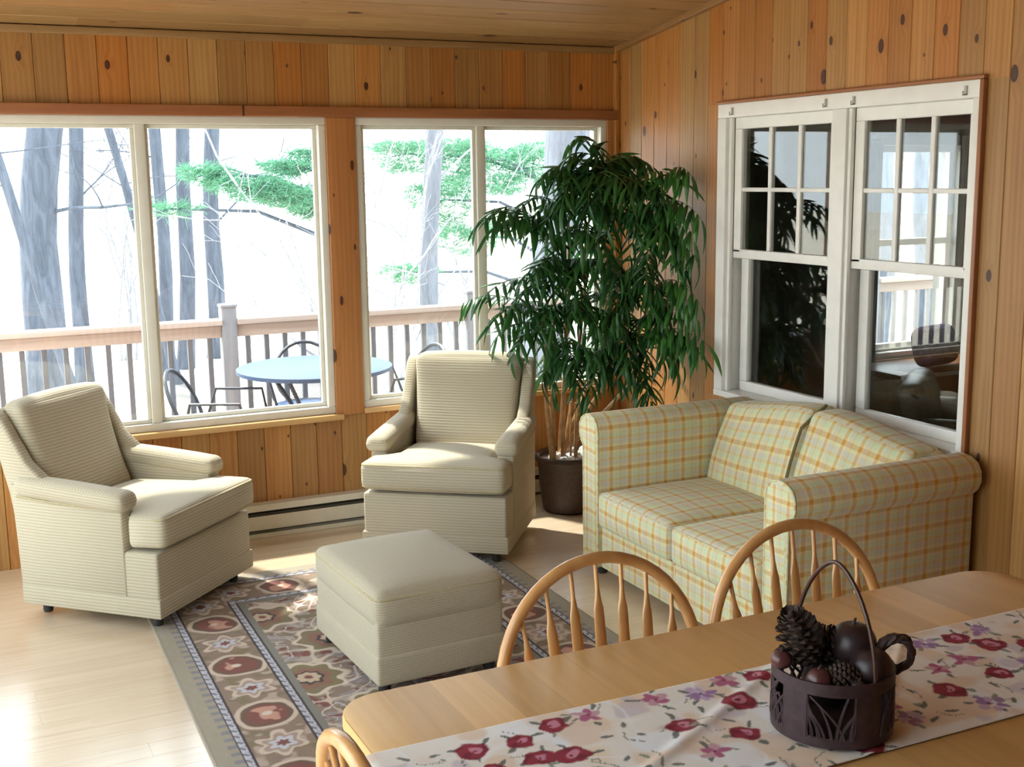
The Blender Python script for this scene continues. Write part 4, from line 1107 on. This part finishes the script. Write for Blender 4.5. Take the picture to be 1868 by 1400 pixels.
# ================================================================ palm in pot
def palm():
    pc = Vector((2.775, 5.13, 0))
    e = thing('potted_palm', 'tall green bamboo palm in a dark pot in the corner', 'plant', pc)
    pot = MB().lathe([(0.115, 0.0), (0.135, 0.01), (0.15, 0.14), (0.158, 0.25), (0.165, 0.262), (0.165, 0.28), (0.152, 0.28), (0.146, 0.25), (0.0, 0.25)], 28).build('pot', M['pot'], e)
    MB().lathe([(0.167, 0.255), (0.172, 0.262), (0.172, 0.282), (0.167, 0.288), (0.160, 0.282), (0.160, 0.262)], 28).build('rim', M['pot'], pot)
    rg = random.Random(3)
    for k in range(26):
        a = rg.uniform(0, 6.28); r_ = 0.135 * math.sqrt(rg.random()); s_ = rg.uniform(0.018, 0.032)
        m = MB(); m.soft((2 * s_, 1.7 * s_, 1.3 * s_), s_ * 0.6, n=1, rot=(rg.random(), rg.random(), a))
        m.build('pebble', M['stone'], e, (r_ * math.cos(a), r_ * math.sin(a), 0.258 + s_ * 0.4), angle=80)
    tops = [(2.655, 5.06, 1.34), (2.70, 5.02, 1.32), (2.83, 5.06, 1.60), (2.97, 4.96, 1.55), (3.04, 4.80, 1.48), (2.88, 4.92, 1.25), (3.00, 4.84, 0.95), (2.585, 5.02, 0.98), (2.76, 5.1, 1.45), (2.63, 5.1, 0.72)]
    canes = []
    for k, t in enumerate(tops):
        t = Vector(t) - pc
        a = rg.uniform(0, 6.28); b = Vector((0.07 * math.cos(a), 0.07 * math.sin(a), 0.25))
        if t.x < -0.05: b = Vector((t.x * 0.85 if t.x > -0.13 else -0.11, -0.03 - 0.02 * (k % 3), 0.25))
        pts = []
        for i in range(11):
            s_ = i / 10
            q = b.lerp(t, s_); q.x = b.x + (t.x - b.x) * min(1, s_ * 1.6) ** 0.9 ; q.y = b.y + (t.y - b.y) * min(1, s_ * 1.5)
            pts.append(q)
        rad = [0.0105 * (1 - 0.45 * i / 10) * (1.12 if i % 2 else 1.0) for i in range(11)]
        MB().tube(pts, rad, 8).build('cane', M['cane'], e)
        canes.append(pts)
    for k in range(7):    # thin bare shoots rising from the pot
        a = rg.uniform(2.2, 5.2); b = Vector((0.09 * math.cos(a), 0.09 * math.sin(a), 0.25))
        MB().tube([b, b * 1.05 + Vector((0, 0, 0.12)), b * 1.2 + Vector((0, 0, 0.26 + 0.06 * rg.random()))], [0.006, 0.005, 0.004], 6).build('shoot', M['cane'], e)
    # leaf meshes
    def leaf_mesh(L, w_, droop, curl):
        vs, fs = [], []
        n = 6
        for i in range(n + 1):
            t = i / n
            ww = w_ * (math.sin(math.pi * min(1, 0.08 + t * 0.92)) ** 0.7) * (1 - 0.35 * t) + 0.0004
            x_ = L * (t - 0.12 * t * t); z = -droop * L * t * t
            vs += [(x_, -ww, z - curl * ww), (x_, 0, z + curl * ww * 0.5), (x_, ww, z - curl * ww)]
        for i in range(n):
            for c in (0, 1): fs.append((3 * i + c, 3 * i + c + 1, 3 * i + 4 + c, 3 * i + 3 + c))
        return vs, fs
    kinds = [leaf_mesh(0.125, 0.0115, 0.30, 0.5), leaf_mesh(0.150, 0.0125, 0.5, 0.5), leaf_mesh(0.11, 0.0105, 0.6, 0.4), leaf_mesh(0.14, 0.0115, 0.12, 0.6)]
    meshes = [MB().add(v, f).mesh('leaf', M['leaf'], True, 180) for v, f in kinds]
    # frond tips (world), each frond springs from the nearest cane above or beside
    tips = [(2.24, 5.0, 1.44), (2.36, 5.0, 1.40), (2.45, 5.02, 1.50), (2.56, 4.95, 1.44), (2.62, 4.98, 1.62), (2.70, 5.02, 1.72), (2.86, 5.0, 1.76), (3.0, 4.95, 1.68), (3.08, 4.85, 1.68), (3.12, 4.62, 1.60), (3.13, 4.52, 1.44),
            (2.50, 4.92, 1.22), (2.42, 4.95, 1.14), (2.25, 5.0, 1.10), (2.28, 4.98, 0.98), (2.36, 4.92, 1.04), (2.38, 4.95, 0.82), (2.47, 4.9, 0.86), (2.70, 4.8, 0.80), (2.84, 4.78, 0.88), (2.92, 4.74, 0.68), (2.70, 4.80, 0.64), (2.98, 4.7, 0.60),
            (3.08, 4.62, 0.74), (3.13, 4.45, 0.88), (3.12, 4.5, 1.05), (3.04, 4.66, 1.0), (3.06, 4.62, 1.22), (3.13, 4.55, 1.24), (2.80, 4.76, 1.10), (2.66, 4.84, 1.12), (2.68, 4.82, 1.34), (2.92, 4.72, 1.36), (2.98, 4.68, 1.50),
            (2.76, 4.78, 1.52), (2.86, 4.72, 1.22), (2.60, 4.86, 1.52), (2.55, 4.98, 0.70), (2.83, 4.74, 0.98), (3.02, 4.62, 1.36), (2.74, 4.78, 0.95), (2.94, 5.15, 1.3), (3.05, 5.1, 1.1), (2.80, 5.2, 1.0), (2.95, 5.1, 0.8), (2.60, 4.86, 0.96), (2.78, 4.76, 1.40), (2.88, 4.72, 1.56), (2.98, 4.64, 1.12), (2.86, 4.74, 0.78)]
    for tx, ty, tz in list(tips):
        for k in range(1 if tx < 2.5 else 2):
            tips.append((min(3.13, tx + rg.uniform(-0.09, 0.09)), ty + rg.uniform(-0.02, 0.12), tz + rg.uniform(-0.10, 0.05)))
    order = sorted(range(len(tips)), key=lambda i: tips[i][1])
    budget = 290; rest = MB()
    for rank, i in enumerate(order):
        tip = Vector(tips[i]) - pc
        best = min((p for c in canes for p in c[3:]), key=lambda p: abs((p - tip).length - 0.30) + 0.5 * max(0, tip.z - p.z))
        s0 = best; hi = max(s0.z, tip.z) + 0.09 + rg.uniform(0, 0.07)
        mid = (s0 + tip) / 2; mid.z = hi
        pts = []
        n = 10
        for k in range(n + 1):
            t = k / n; pts.append(s0 * (1 - t) ** 2 + mid * 2 * t * (1 - t) + tip * t * t)
        fr = MB().tube(pts, [0.0035 * (1 - 0.7 * k / n) for k in range(n + 1)], 5).build('frond', M['rachis'], e)
        for k in range(2, n + 1):
            p = pts[k]; t = (pts[min(n, k + 1)] - pts[k - 1]).normalized()
            side = t.cross(Vector((0, 0, 1)))
            side = side.normalized() if side.length > 0.05 else Vector((1, 0, 0))
            for sg in ((-1, 1) if k < n else (0,)):
                dirv = (side * sg * rg.uniform(0.8, 1.0) + t * rg.uniform(0.35, 0.8) + Vector((0, 0, rg.uniform(-0.6, 0.12)))).normalized()
                zax = (Vector((0, 0, 1)) - dirv * dirv.z + Vector((rg.uniform(-.5, .5), rg.uniform(-.5, .5), 0)) * 0.8)
                zax = (zax - dirv * zax.dot(dirv)).normalized(); yax = zax.cross(dirv)
                mt = Matrix((dirv, yax, zax)).transposed().to_4x4(); mt.translation = p
                # keep leaves clear of the house wall
                if p.x + pc.x + dirv.x * 0.17 > 3.19: dirv = Vector((-abs(dirv.x) * 0.5, dirv.y - 0.3, dirv.z)).normalized(); zax = (Vector((0, 0, 1)) - dirv * dirv.z).normalized(); yax = zax.cross(dirv); mt = Matrix((dirv, yax, zax)).transposed().to_4x4(); mt.translation = p
                endp = p + dirv * 0.16 + pc
                if endp.x > 3.19 or endp.y > 5.38:
                    mt = Matrix.Translation(p) @ mt.to_3x3().to_4x4() @ Matrix.Scale(0.55, 4)
                kd = rg.randrange(4)
                if budget > 0:
                    o = link('leaf', meshes[kd], fr); o.matrix_local = mt; budget -= 1
                else:
                    rest.add(kinds[kd][0], kinds[kd][1], None, mt)
    o = rest.build('foliage', M['leaf'], e, angle=180); o['kind'] = 'stuff'
palm()

# ================================================================ basket with cones and gourds
BC = Vector((1.262, 1.437, TZ + 0.0105)); BR = 0.098
def basket():
    e = thing('metal_basket', 'round dark metal basket with thin hoop handle on the floral runner', 'basket', BC, R(-41.3))
    H = 0.105
    def band(z0, z1, a0=0, a1=360, r=BR, t=0.004, n=48):
        m = MB(); vs = []; fs = []
        k = max(2, int(n * (a1 - a0) / 360))
        for i in range(k + 1):
            a = R(a0 + (a1 - a0) * i / k)
            for rr, z in ((r, z0), (r, z1), (r - t, z1), (r - t, z0)): vs.append((rr * math.cos(a), rr * math.sin(a), z))
        for i in range(k):
            for j in range(4): fs.append((4 * i + j, 4 * i + (j + 1) % 4, 4 * i + 4 + (j + 1) % 4, 4 * i + 4 + j))
        if a1 - a0 < 360: fs += [(0, 1, 2, 3), (4 * k + 3, 4 * k + 2, 4 * k + 1, 4 * k)]
        return m.add(vs, fs)
    band(H - 0.02, H).build('rim', M['iron'], e); band(0, 0.017).build('base_ring', M['iron'], e)
    MB().lathe([(BR - 0.003, 0.0), (BR - 0.003, 0.003)], 32).build('bottom', M['iron'], e)
    for a in range(234, 594, 72): band(0.017, H - 0.02, a - 13.5, a + 13.5).build('stave', M['iron'], e)
    rg = random.Random(4)
    m = MB()
    for c in range(270, 630, 72):
        for k in range(11):
            a0 = c - 21 + 42 * k / 10 + rg.uniform(-2, 2); lean = rg.choice((-1, 1)) * rg.uniform(8, 34); hh = rg.uniform(0.05, 0.072) if k % 3 else 0.072
            pts = []
            for i in range(9):
                t = i / 8; a = R(max(c - 22.5, min(c + 22.5, a0 + lean * t ** 1.6))); pts.append(((BR - 0.002) * math.cos(a), (BR - 0.002) * math.sin(a), 0.014 + hh * t))
            MB().tube(pts, [0.0034 * (1 - 0.4 * i / 8) for i in range(9)], 5).build('grass_blade', M['iron'], e)
    hp = []
    for i in range(25):
        a = math.pi * i / 24; hp.append((-(BR - 0.004) * math.cos(a) * (0.62 + 0.38 * abs(math.cos(a))), 0, H - 0.03 + 0.198 * abs(math.sin(a)) ** 0.85))
    h = MB().tube(hp, 0.0036, 8).build('handle', M['hoop'], e); h.rotation_euler = (0, 0, R(-46))
    for s in (-1, 1):
        o = MB().tube([(s * (BR - 0.005), 0, H - 0.04), (s * (BR - 0.005), 0, H - 0.008)], 0.005, 8).build('hinge', M['iron'], e); o.rotation_euler = (0, 0, R(-46))
basket()
cr = Vector((0.901, -0.433, 0)); cf = Vector((0.433, 0.901, 0))    # sideways and away, seen from the table's near side
def at_b(r_, f_, z): return BC + cr * r_ + cf * f_ + Vector((0, 0, z))
def pine_cone(loc, rot, s, label):
    e = thing('pine_cone', label, 'pine cone', loc, group='pine cones in the basket'); e.rotation_euler = rot
    MB().lathe([(0.004, -0.052 * s), (0.016 * s, -0.04 * s), (0.02 * s, -0.01 * s), (0.014 * s, 0.025 * s), (0.004, 0.05 * s)], 10).build('core', M['cone'], e)
    m = MB(); N = 96
    for k in range(N):
        t = k / N; a = k * 2.39996
        z = (-0.05 + 0.098 * t) * s; r_ = (0.036 * math.sin(math.pi * (0.14 + 0.8 * t)) ** 0.8 + 0.003) * s
        w_ = 0.0085 * s; d = Vector((math.cos(a), math.sin(a), 0)); u = Vector((-math.sin(a), math.cos(a), 0))
        b = d * 0.010 * s + Vector((0, 0, z - 0.006 * s)); tp = d * r_ + Vector((0, 0, z + 0.006 * s))
        m.add([b - u * w_ * 0.5, b + u * w_ * 0.5, tp + u * w_ - d * 0.004 * s, tp + Vector((0, 0, 0.003 * s)), tp - u * w_ - d * 0.004 * s, tp - Vector((0, 0, 0.004 * s))],
              [(0, 1, 2, 3), (0, 3, 4), (1, 0, 5), (1, 5, 2), (5, 0, 4), (2, 5, 3), (3, 5, 4)])
    m.build('scales', M['cone'], e, smooth=False)
pine_cone(at_b(-0.055, 0.0, 0.150), (R(-10), R(-22), 0.4), 1.0, 'large dark pine cone sticking up at the left of the basket')
pine_cone(at_b(-0.012, 0.03, 0.122), (R(50), R(30), 0.2), 0.85, 'pine cone lying behind the large cone, next to the dark balls')
pine_cone(at_b(0.0, -0.052, 0.100), (R(85), R(12), 1.2), 0.62, 'small dark pine cone low at the front of the basket')
def gourd(name, loc, r_, label, mat, cat, squash=0.95, ribs=0):
    e = thing(name, label, cat, loc)
    m = MB(); vs, fs = [], []; n, k_ = 24, 14
    for i in range(k_ + 1):
        ph = math.pi * i / k_
        for j in range(n):
            a = 2 * math.pi * j / n; rr = r_ * math.sin(ph) * (1 + ribs * math.cos(5 * a)) + 0.0002
            vs.append((rr * math.cos(a), rr * math.sin(a), -r_ * squash * math.cos(ph) - 0.12 * r_ * math.exp(-(math.sin(ph) / 0.3) ** 2) * (1 if ph > 1.57 else -1)))
    for i in range(k_):
        for j in range(n):
            j2 = (j + 1) % n; fs.append((i * n + j, i * n + j2, (i + 1) * n + j2, (i + 1) * n + j))
    m.add(vs, fs).build('body', M[mat], e, angle=80)
    MB().tube([(0, 0, r_ * squash * 0.8), (0.002, 0.001, r_ * squash * 1.03), (0.006, 0.002, r_ * squash * 1.12)], [0.003, 0.0025, 0.002], 6).build('stem', M['vine'], e)
    return e
gourd('decorative_ball', at_b(0.035, 0.012, 0.132), 0.038, 'dark glazed ball on top of the basket filling, under the hoop', 'ball', 'ornament')
gourd('decorative_ball', at_b(0.052, -0.035, 0.110), 0.034, 'shiny dark ball at the front right of the basket', 'ball', 'ornament')
gourd('decorative_gourd', at_b(-0.088, -0.018, 0.118), 0.017, 'small plum coloured gourd at the left rim of the basket', 'gourd2', 'ornament', 0.9, 0.04)
gourd('decorative_gourd', at_b(-0.038, -0.060, 0.098), 0.02, 'small brown gourd in front of the large pine cone', 'gourd2', 'ornament', 1.1, 0.04)
gourd('decorative_gourd', at_b(0.02, -0.078, 0.095), 0.013, 'tiny dark gourd at the front rim below the dark balls', 'ball', 'ornament', 0.9)
gourd('decorative_ball', at_b(0.0, 0.02, 0.06), 0.045, 'dark ball deep in the basket beneath the pine cones', 'ball', 'ornament')
t = MB(); rg = random.Random(8)
for k in range(5):
    pts = []
    for i in range(25):
        a = 2 * math.pi * i / 24
        pts.append((0.026 * math.cos(a) + 0.004 * math.sin(3 * a + k), 0.005 * math.sin(2 * a + k * 1.3), 0.028 * math.sin(a) + 0.004 * math.cos(3 * a + k * 2)))
    pts[-1] = pts[0]
    t.tube(pts, 0.0042, 6)
o = t.build('vine_ring', M['vine']); o.location = at_b(0.097, -0.012, 0.122); o.rotation_euler = (R(5), R(20), R(-28))
tag(o, 'dark twisted vine ring hanging over the right rim of the basket', 'ornament')

# ================================================================ outdoors
GZ = -1.5
g = MB(); g.box(-60, 80, YB + 0.3, 140, GZ - 0.2, GZ)
g.box(-60, XL - 0.3, -40, YB + 0.3, GZ - 0.2, GZ)
struct(g.build('ground', M['ground'], smooth=False), 'pale leaf covered ground beyond the deck', 'ground')
DZ = -0.12
def deck():
    m = MB(); m.box(-3, 9, YB + 0.16, 7.6, DZ - 0.2, DZ - 0.03)
    dk = struct(m.build('deck_floor', M['deck'], smooth=False), 'grey board deck outside the sliding windows', 'deck')
    for k in range(14):
        yy = YB + 0.24 + k * 0.145
        if yy > 7.56: break
        plank(dk, 0.138, 12.0, 0.03, M['deck'], (-3, yy, DZ), Bf)
    e = thing('deck_railing', 'weathered wooden deck railing with square balusters beyond the windows', 'railing', (2.5, 7.5, DZ))
    posts = [-2.6, -0.3, 1.635, 3.30, 5.0, 6.85, 8.7]
    for k, px in enumerate(posts):
        p = MB().soft((0.095, 0.095, 0.99), 0.008, n=1).build('post', M['post_grey'], e, (px - 2.5, 0, 0.495))
        MB().soft((0.105, 0.105, 0.02), 0.006, n=1).build('post_cap', M['post_grey'], p, (0, 0, 0.50))
    for a, b in zip(posts, posts[1:]):
        L = b - a - 0.095; c = (a + b) / 2 - 2.5
        def rail(nm, z, h, d, mat='deck'):
            o = MB().soft((d, h, L), 0.005, n=1).build(nm, M[mat], e)
            mm = Matrix(((0, 0, 1), (1, 0, 0), (0, 1, 0))).to_4x4(); mm.translation = (c, 0, z); o.matrix_local = mm
        rail('top_rail', 0.895, 0.035, 0.13); rail('upper_rail', 0.835, 0.075, 0.038); rail('lower_rail', 0.10, 0.075, 0.038)
        nb = int(round((b - a) / 0.122))
        for i in range(1, nb):
            MB().soft((0.03, 0.03, 0.66), 0.003, n=1).build('baluster', M['post'], e, (a + (b - a) * i / nb - 2.5, 0.0, 0.468))
deck()

def patio_chair(loc, rz, label):
    e = thing('patio_chair', label, 'chair', loc, rz, 'steel mesh patio chairs')
    St = M['patio']
    def oval(cx, cy, cz, rx, rz_, lean):
        return [(cx + rx * math.cos(a), cy + rz_ * math.sin(a) * math.sin(lean), cz + rz_ * math.sin(a) * math.cos(lean)) for a in [2 * math.pi * k / 24 for k in range(25)]]
    ov = oval(0, 0.22, 0.575, 0.185, 0.205, R(24)); ov[-1] = ov[0]
    bk = MB().tube(ov, 0.011, 6).build('back_frame', St, e)
    m = MB(); m.add([(p[0] * 0.98, p[1], p[2]) for p in ov[:-1]] + [(p[0] * 0.98, p[1] + 0.004, p[2]) for p in ov[:-1]], [tuple(range(24)), tuple(range(47, 23, -1))])
    m.build('back_mesh', M['patio_net'], bk)
    MB().lathe([(0.21, 0.40), (0.215, 0.41), (0.21, 0.42)], 20).build('seat', M['patio_top'], e)
    for sx in (-1, 1):
        for sy in (-1, 1): MB().tube([(sx * 0.16, sy * 0.14, 0.405), (sx * 0.2, sy * 0.2, 0.0)], 0.01, 6).build('leg', St, e)
        MB().tube([(sx * 0.2, 0.18, 0.42), (sx * 0.24, 0.12, 0.62), (sx * 0.24, -0.14, 0.62), (sx * 0.19, -0.19, 0.41)], 0.009, 6).build('arm', St, e)
    return e
def patio():
    e = thing('patio_table', 'round blue grey steel patio table on the deck', 'table', (1.89, 6.5, DZ))
    MB().lathe([(0.0, 0.70), (0.42, 0.70), (0.435, 0.705), (0.435, 0.725), (0.42, 0.73), (0.0, 0.73)], 40).build('table_top', M['patio_top'], e)
    for k in range(4):
        a = R(45 + 90 * k); c, s = math.cos(a), math.sin(a)
        MB().tube([(c * 0.30, s * 0.30, 0.70), (c * 0.12, s * 0.12, 0.45), (-c * 0.02, -s * 0.02, 0.30), (c * 0.14, s * 0.14, 0.14), (c * 0.32, s * 0.32, 0.0)], 0.012, 6).build('leg', M['patio'], e)
    MB().tube([(0.14 * math.cos(2 * math.pi * k / 20), 0.14 * math.sin(2 * math.pi * k / 20), 0.14) for k in range(21)], 0.008, 6).build('ring', M['patio'], e)
    patio_chair((1.36, 6.40, DZ), R(62), 'dark steel mesh patio chair tipped back near the window frame bar')
    patio_chair((2.44, 6.70, DZ), R(-80), 'steel mesh patio chair behind the cream armchair, right of the patio table')
    patio_chair((1.99, 7.0, DZ), R(-12), 'steel mesh patio chair on the far side of the patio table by the railing')
patio()

def tree(name, d, p0, p1, r_, label, mat='bark', h=11.0, branches=5, needles=None, group='trees beyond the deck', seed=0):
    """p0,p1: (x,z) on the trunk axis at depth d, upper and lower"""
    rg = random.Random(seed)
    dz = p0[1] - p1[1]; sx = (p0[0] - p1[0]) / dz
    bx = p1[0] + sx * (GZ - p1[1])
    e = thing(name, label, 'tree', (bx, d, GZ), group=group)
    n = 14; pts, rad = [], []
    for i in range(n + 1):
        z = h * i / n
        pts.append((sx * z + 0.25 * r_ * math.sin(i * 1.1 + seed), 0.25 * r_ * math.cos(i * 1.7 + seed), z - 0.05 * (i == 0)))
        rad.append(r_ * (1.18 if i == 0 else 1.0) * (1 - 0.35 * i / n) * (1.06 - 0.06 * (i > 2)))
    MB().tube(pts, rad, 16).build('trunk', M[mat], e)
    for b in range(branches):
        z = rg.uniform(2.2, 6.0); a = rg.uniform(0, 6.28); L = rg.uniform(1.0, 2.6)
        q = Vector((sx * z, 0, z)); m = MB(); dirv = Vector((math.cos(a), math.sin(a) * 0.4, rg.uniform(-0.1, 0.6))).normalized()
        twig(m, q, dirv, L, min(0.03, r_ * 0.16), rg, 3); m.build('branch', M['twig' if mat == 'bark2' else mat], e)
    return e
def twig(m, p, d, L, r_, rg, depth):
    pts = [p]; dd = Vector(d); q = Vector(p); kids = []
    n = 5
    for i in range(n):
        dd = (dd + Vector((rg.uniform(-.25, .25), rg.uniform(-.25, .25), rg.uniform(-.2, .22)))).normalized()
        q = q + dd * L / n; pts.append(Vector(q)); kids.append((Vector(q), Vector(dd)))
    m.tube(pts, [max(0.003, r_ * (1 - 0.75 * i / n)) for i in range(n + 1)], 5)
    if depth > 0:
        for k in range(1, n):
            if rg.random() < 0.75:
                a = kids[k]
                nd = (a[1] + Vector((rg.uniform(-1, 1), rg.uniform(-.6, .6), rg.uniform(-.6, .9)))).normalized()
                twig(m, a[0], nd, L * rg.uniform(0.35, 0.6), r_ * 0.5, rg, depth - 1)
tree('tree', 18, (1.54, 2.37), (1.25, -1.28), 0.27, 'thick grey trunk at the left edge of the wide window', branches=3, seed=1)
tree('tree', 20, (2.15, 2.5), (2.0, -1.71), 0.125, 'straight grey trunk second from the left edge of the wide window', branches=4, seed=2)
tree('tree', 17, (0.75, 2.4), (1.22, 0.4), 0.07, 'thin leaning trunk in front of the thick trunk at the left edge', branches=3, seed=3)
tree('tree', 19, (2.52, 2.46), (3.25, -1.1), 0.07, 'thin trunk leaning behind the white bar of the wide window', branches=5, seed=4)
tree('tree', 19.5, (3.30, 2.42), (3.28, -1.48), 0.105, 'grey trunk just right of the white bar of the wide window', branches=4, seed=5)
tree('tree', 20.5, (3.92, 2.46), (3.78, -0.4), 0.13, 'grey trunk left of the railing post, nearer the window bar', branches=4, seed=6)
tree('tree', 21.5, (4.58, 2.51), (4.47, -0.53), 0.15, 'grey trunk behind the railing post of the wide window', branches=4, seed=7)
tree('tree', 14, (5.69, 2.2), (5.58, -0.59), 0.12, 'smooth pale trunk in the middle of the second window', 'bark2', branches=3, seed=8)
tree('tree', 11, (5.88, 2.09), (5.74, -0.5), 0.26, 'broad pale rough trunk behind the palm', 'bark2', branches=2, seed=9)

tree('tree', 14, (13.0, 1.9), (12.95, -0.5), 0.16, 'grey trunk seen through the house window, left one of two', branches=2, seed=12)
tree('tree', 15, (14.7, 1.9), (14.8, -0.5), 0.14, 'grey trunk seen through the house window, right one of two', branches=2, seed=13)
def conifer(d, clumps, label, seed, x0):
    rg = random.Random(seed)
    e = thing('pine_tree', label, 'tree', (x0, d, GZ), group='pines beyond the deck')
    MB().tube([(0, 0, 0), (0.05, 0, 3), (0, 0, 7)], [0.12, 0.1, 0.05], 10).build('trunk', M['bark'], e)
    m = MB()
    for (x, z, rx, rz_, cnt) in clumps:
        c = Vector((x - x0, rg.uniform(-0.4, 0.4), z - GZ))
        b = MB(); b.tube([(0, 0, max(0.3, c.z - 0.5)), (c.x * 0.5, c.y * 0.5, c.z - 0.05), c, (c.x * 1.08, c.y, c.z - 0.05)], [0.035, 0.025, 0.015, 0.006], 6)
        b.build('branch', M['bark'], e)
        for k in range(cnt):
            t = rg.random(); a = rg.uniform(0, 6.28); rr = math.sqrt(rg.random())
            p = c + Vector((rx * rr * math.cos(a), 0.5 * rx * rg.uniform(-1, 1), rz_ * rr * math.sin(a) + 0.25 * rz_ * math.cos(2 * a)))
            for q in range(7):
                dv = Vector((rg.gauss(0, 1), rg.gauss(0, 1), rg.gauss(0.1, 0.6))).normalized() * rg.uniform(0.09, 0.17)
                u = dv.cross(Vector((rg.random(), rg.random(), rg.random()))).normalized() * 0.006
                m.add([p - u, p + u, p + dv + u * 0.4, p + dv - u * 0.4], [(0, 1, 2, 3)])
    o = m.build('needles', M['needle'], e, smooth=False); o['kind'] = 'stuff'
conifer(15, [(3.05, 1.72, 0.35, 0.12, 120), (3.55, 1.55, 0.5, 0.14, 230), (4.05, 1.45, 0.5, 0.13, 250), (4.45, 1.30, 0.35, 0.12, 200), (4.2, 1.80, 0.45, 0.09, 170), (4.5, 1.95, 0.3, 0.08, 80), (2.7, 1.3, 0.4, 0.1, 70)], 'green pine boughs seen left of the pine post', 21, 4.8)
conifer(17, [(6.55, 2.0, 0.5, 0.25, 260), (7.15, 1.95, 0.55, 0.35, 420), (7.2, 1.3, 0.55, 0.35, 330), (8.1, 1.8, 0.7, 0.35, 520), (7.4, 0.75, 0.6, 0.25, 220), (6.4, 0.25, 0.45, 0.14, 160), (8.9, 1.9, 0.6, 0.35, 260)], 'green pine with spreading boughs seen through the second window', 22, 8.95)
def bare_bush(d, x, label, seed, k=6, L=2.6):
    rg = random.Random(seed)
    e = thing('bare_sapling', label, 'tree', (x, d, GZ), group='bare saplings beyond the deck')
    m = MB()
    for i in range(k):
        twig(m, Vector((rg.uniform(-.15, .15), 0, 0)), Vector((rg.uniform(-.6, .6), rg.uniform(-.3, .3), 1)).normalized(), L * rg.uniform(0.8, 1.3), 0.03, rg, 3)
    m.build('branches', M['twig'], e)
bare_bush(13.5, 4.75, 'bare grey sapling left of the pale trunk in the second window', 31, 6, 3.0)
bare_bush(15, 6.9, 'bare grey sapling right of the pale trunk in the second window', 32, 5, 2.6)
bare_bush(22, 3.0, 'bare distant sapling behind the bar of the wide window', 33, 5, 3.2)
#bare_bush(16, 0.5, 'bare sapling at the left edge of the wide window', 34, 4, 2.8)
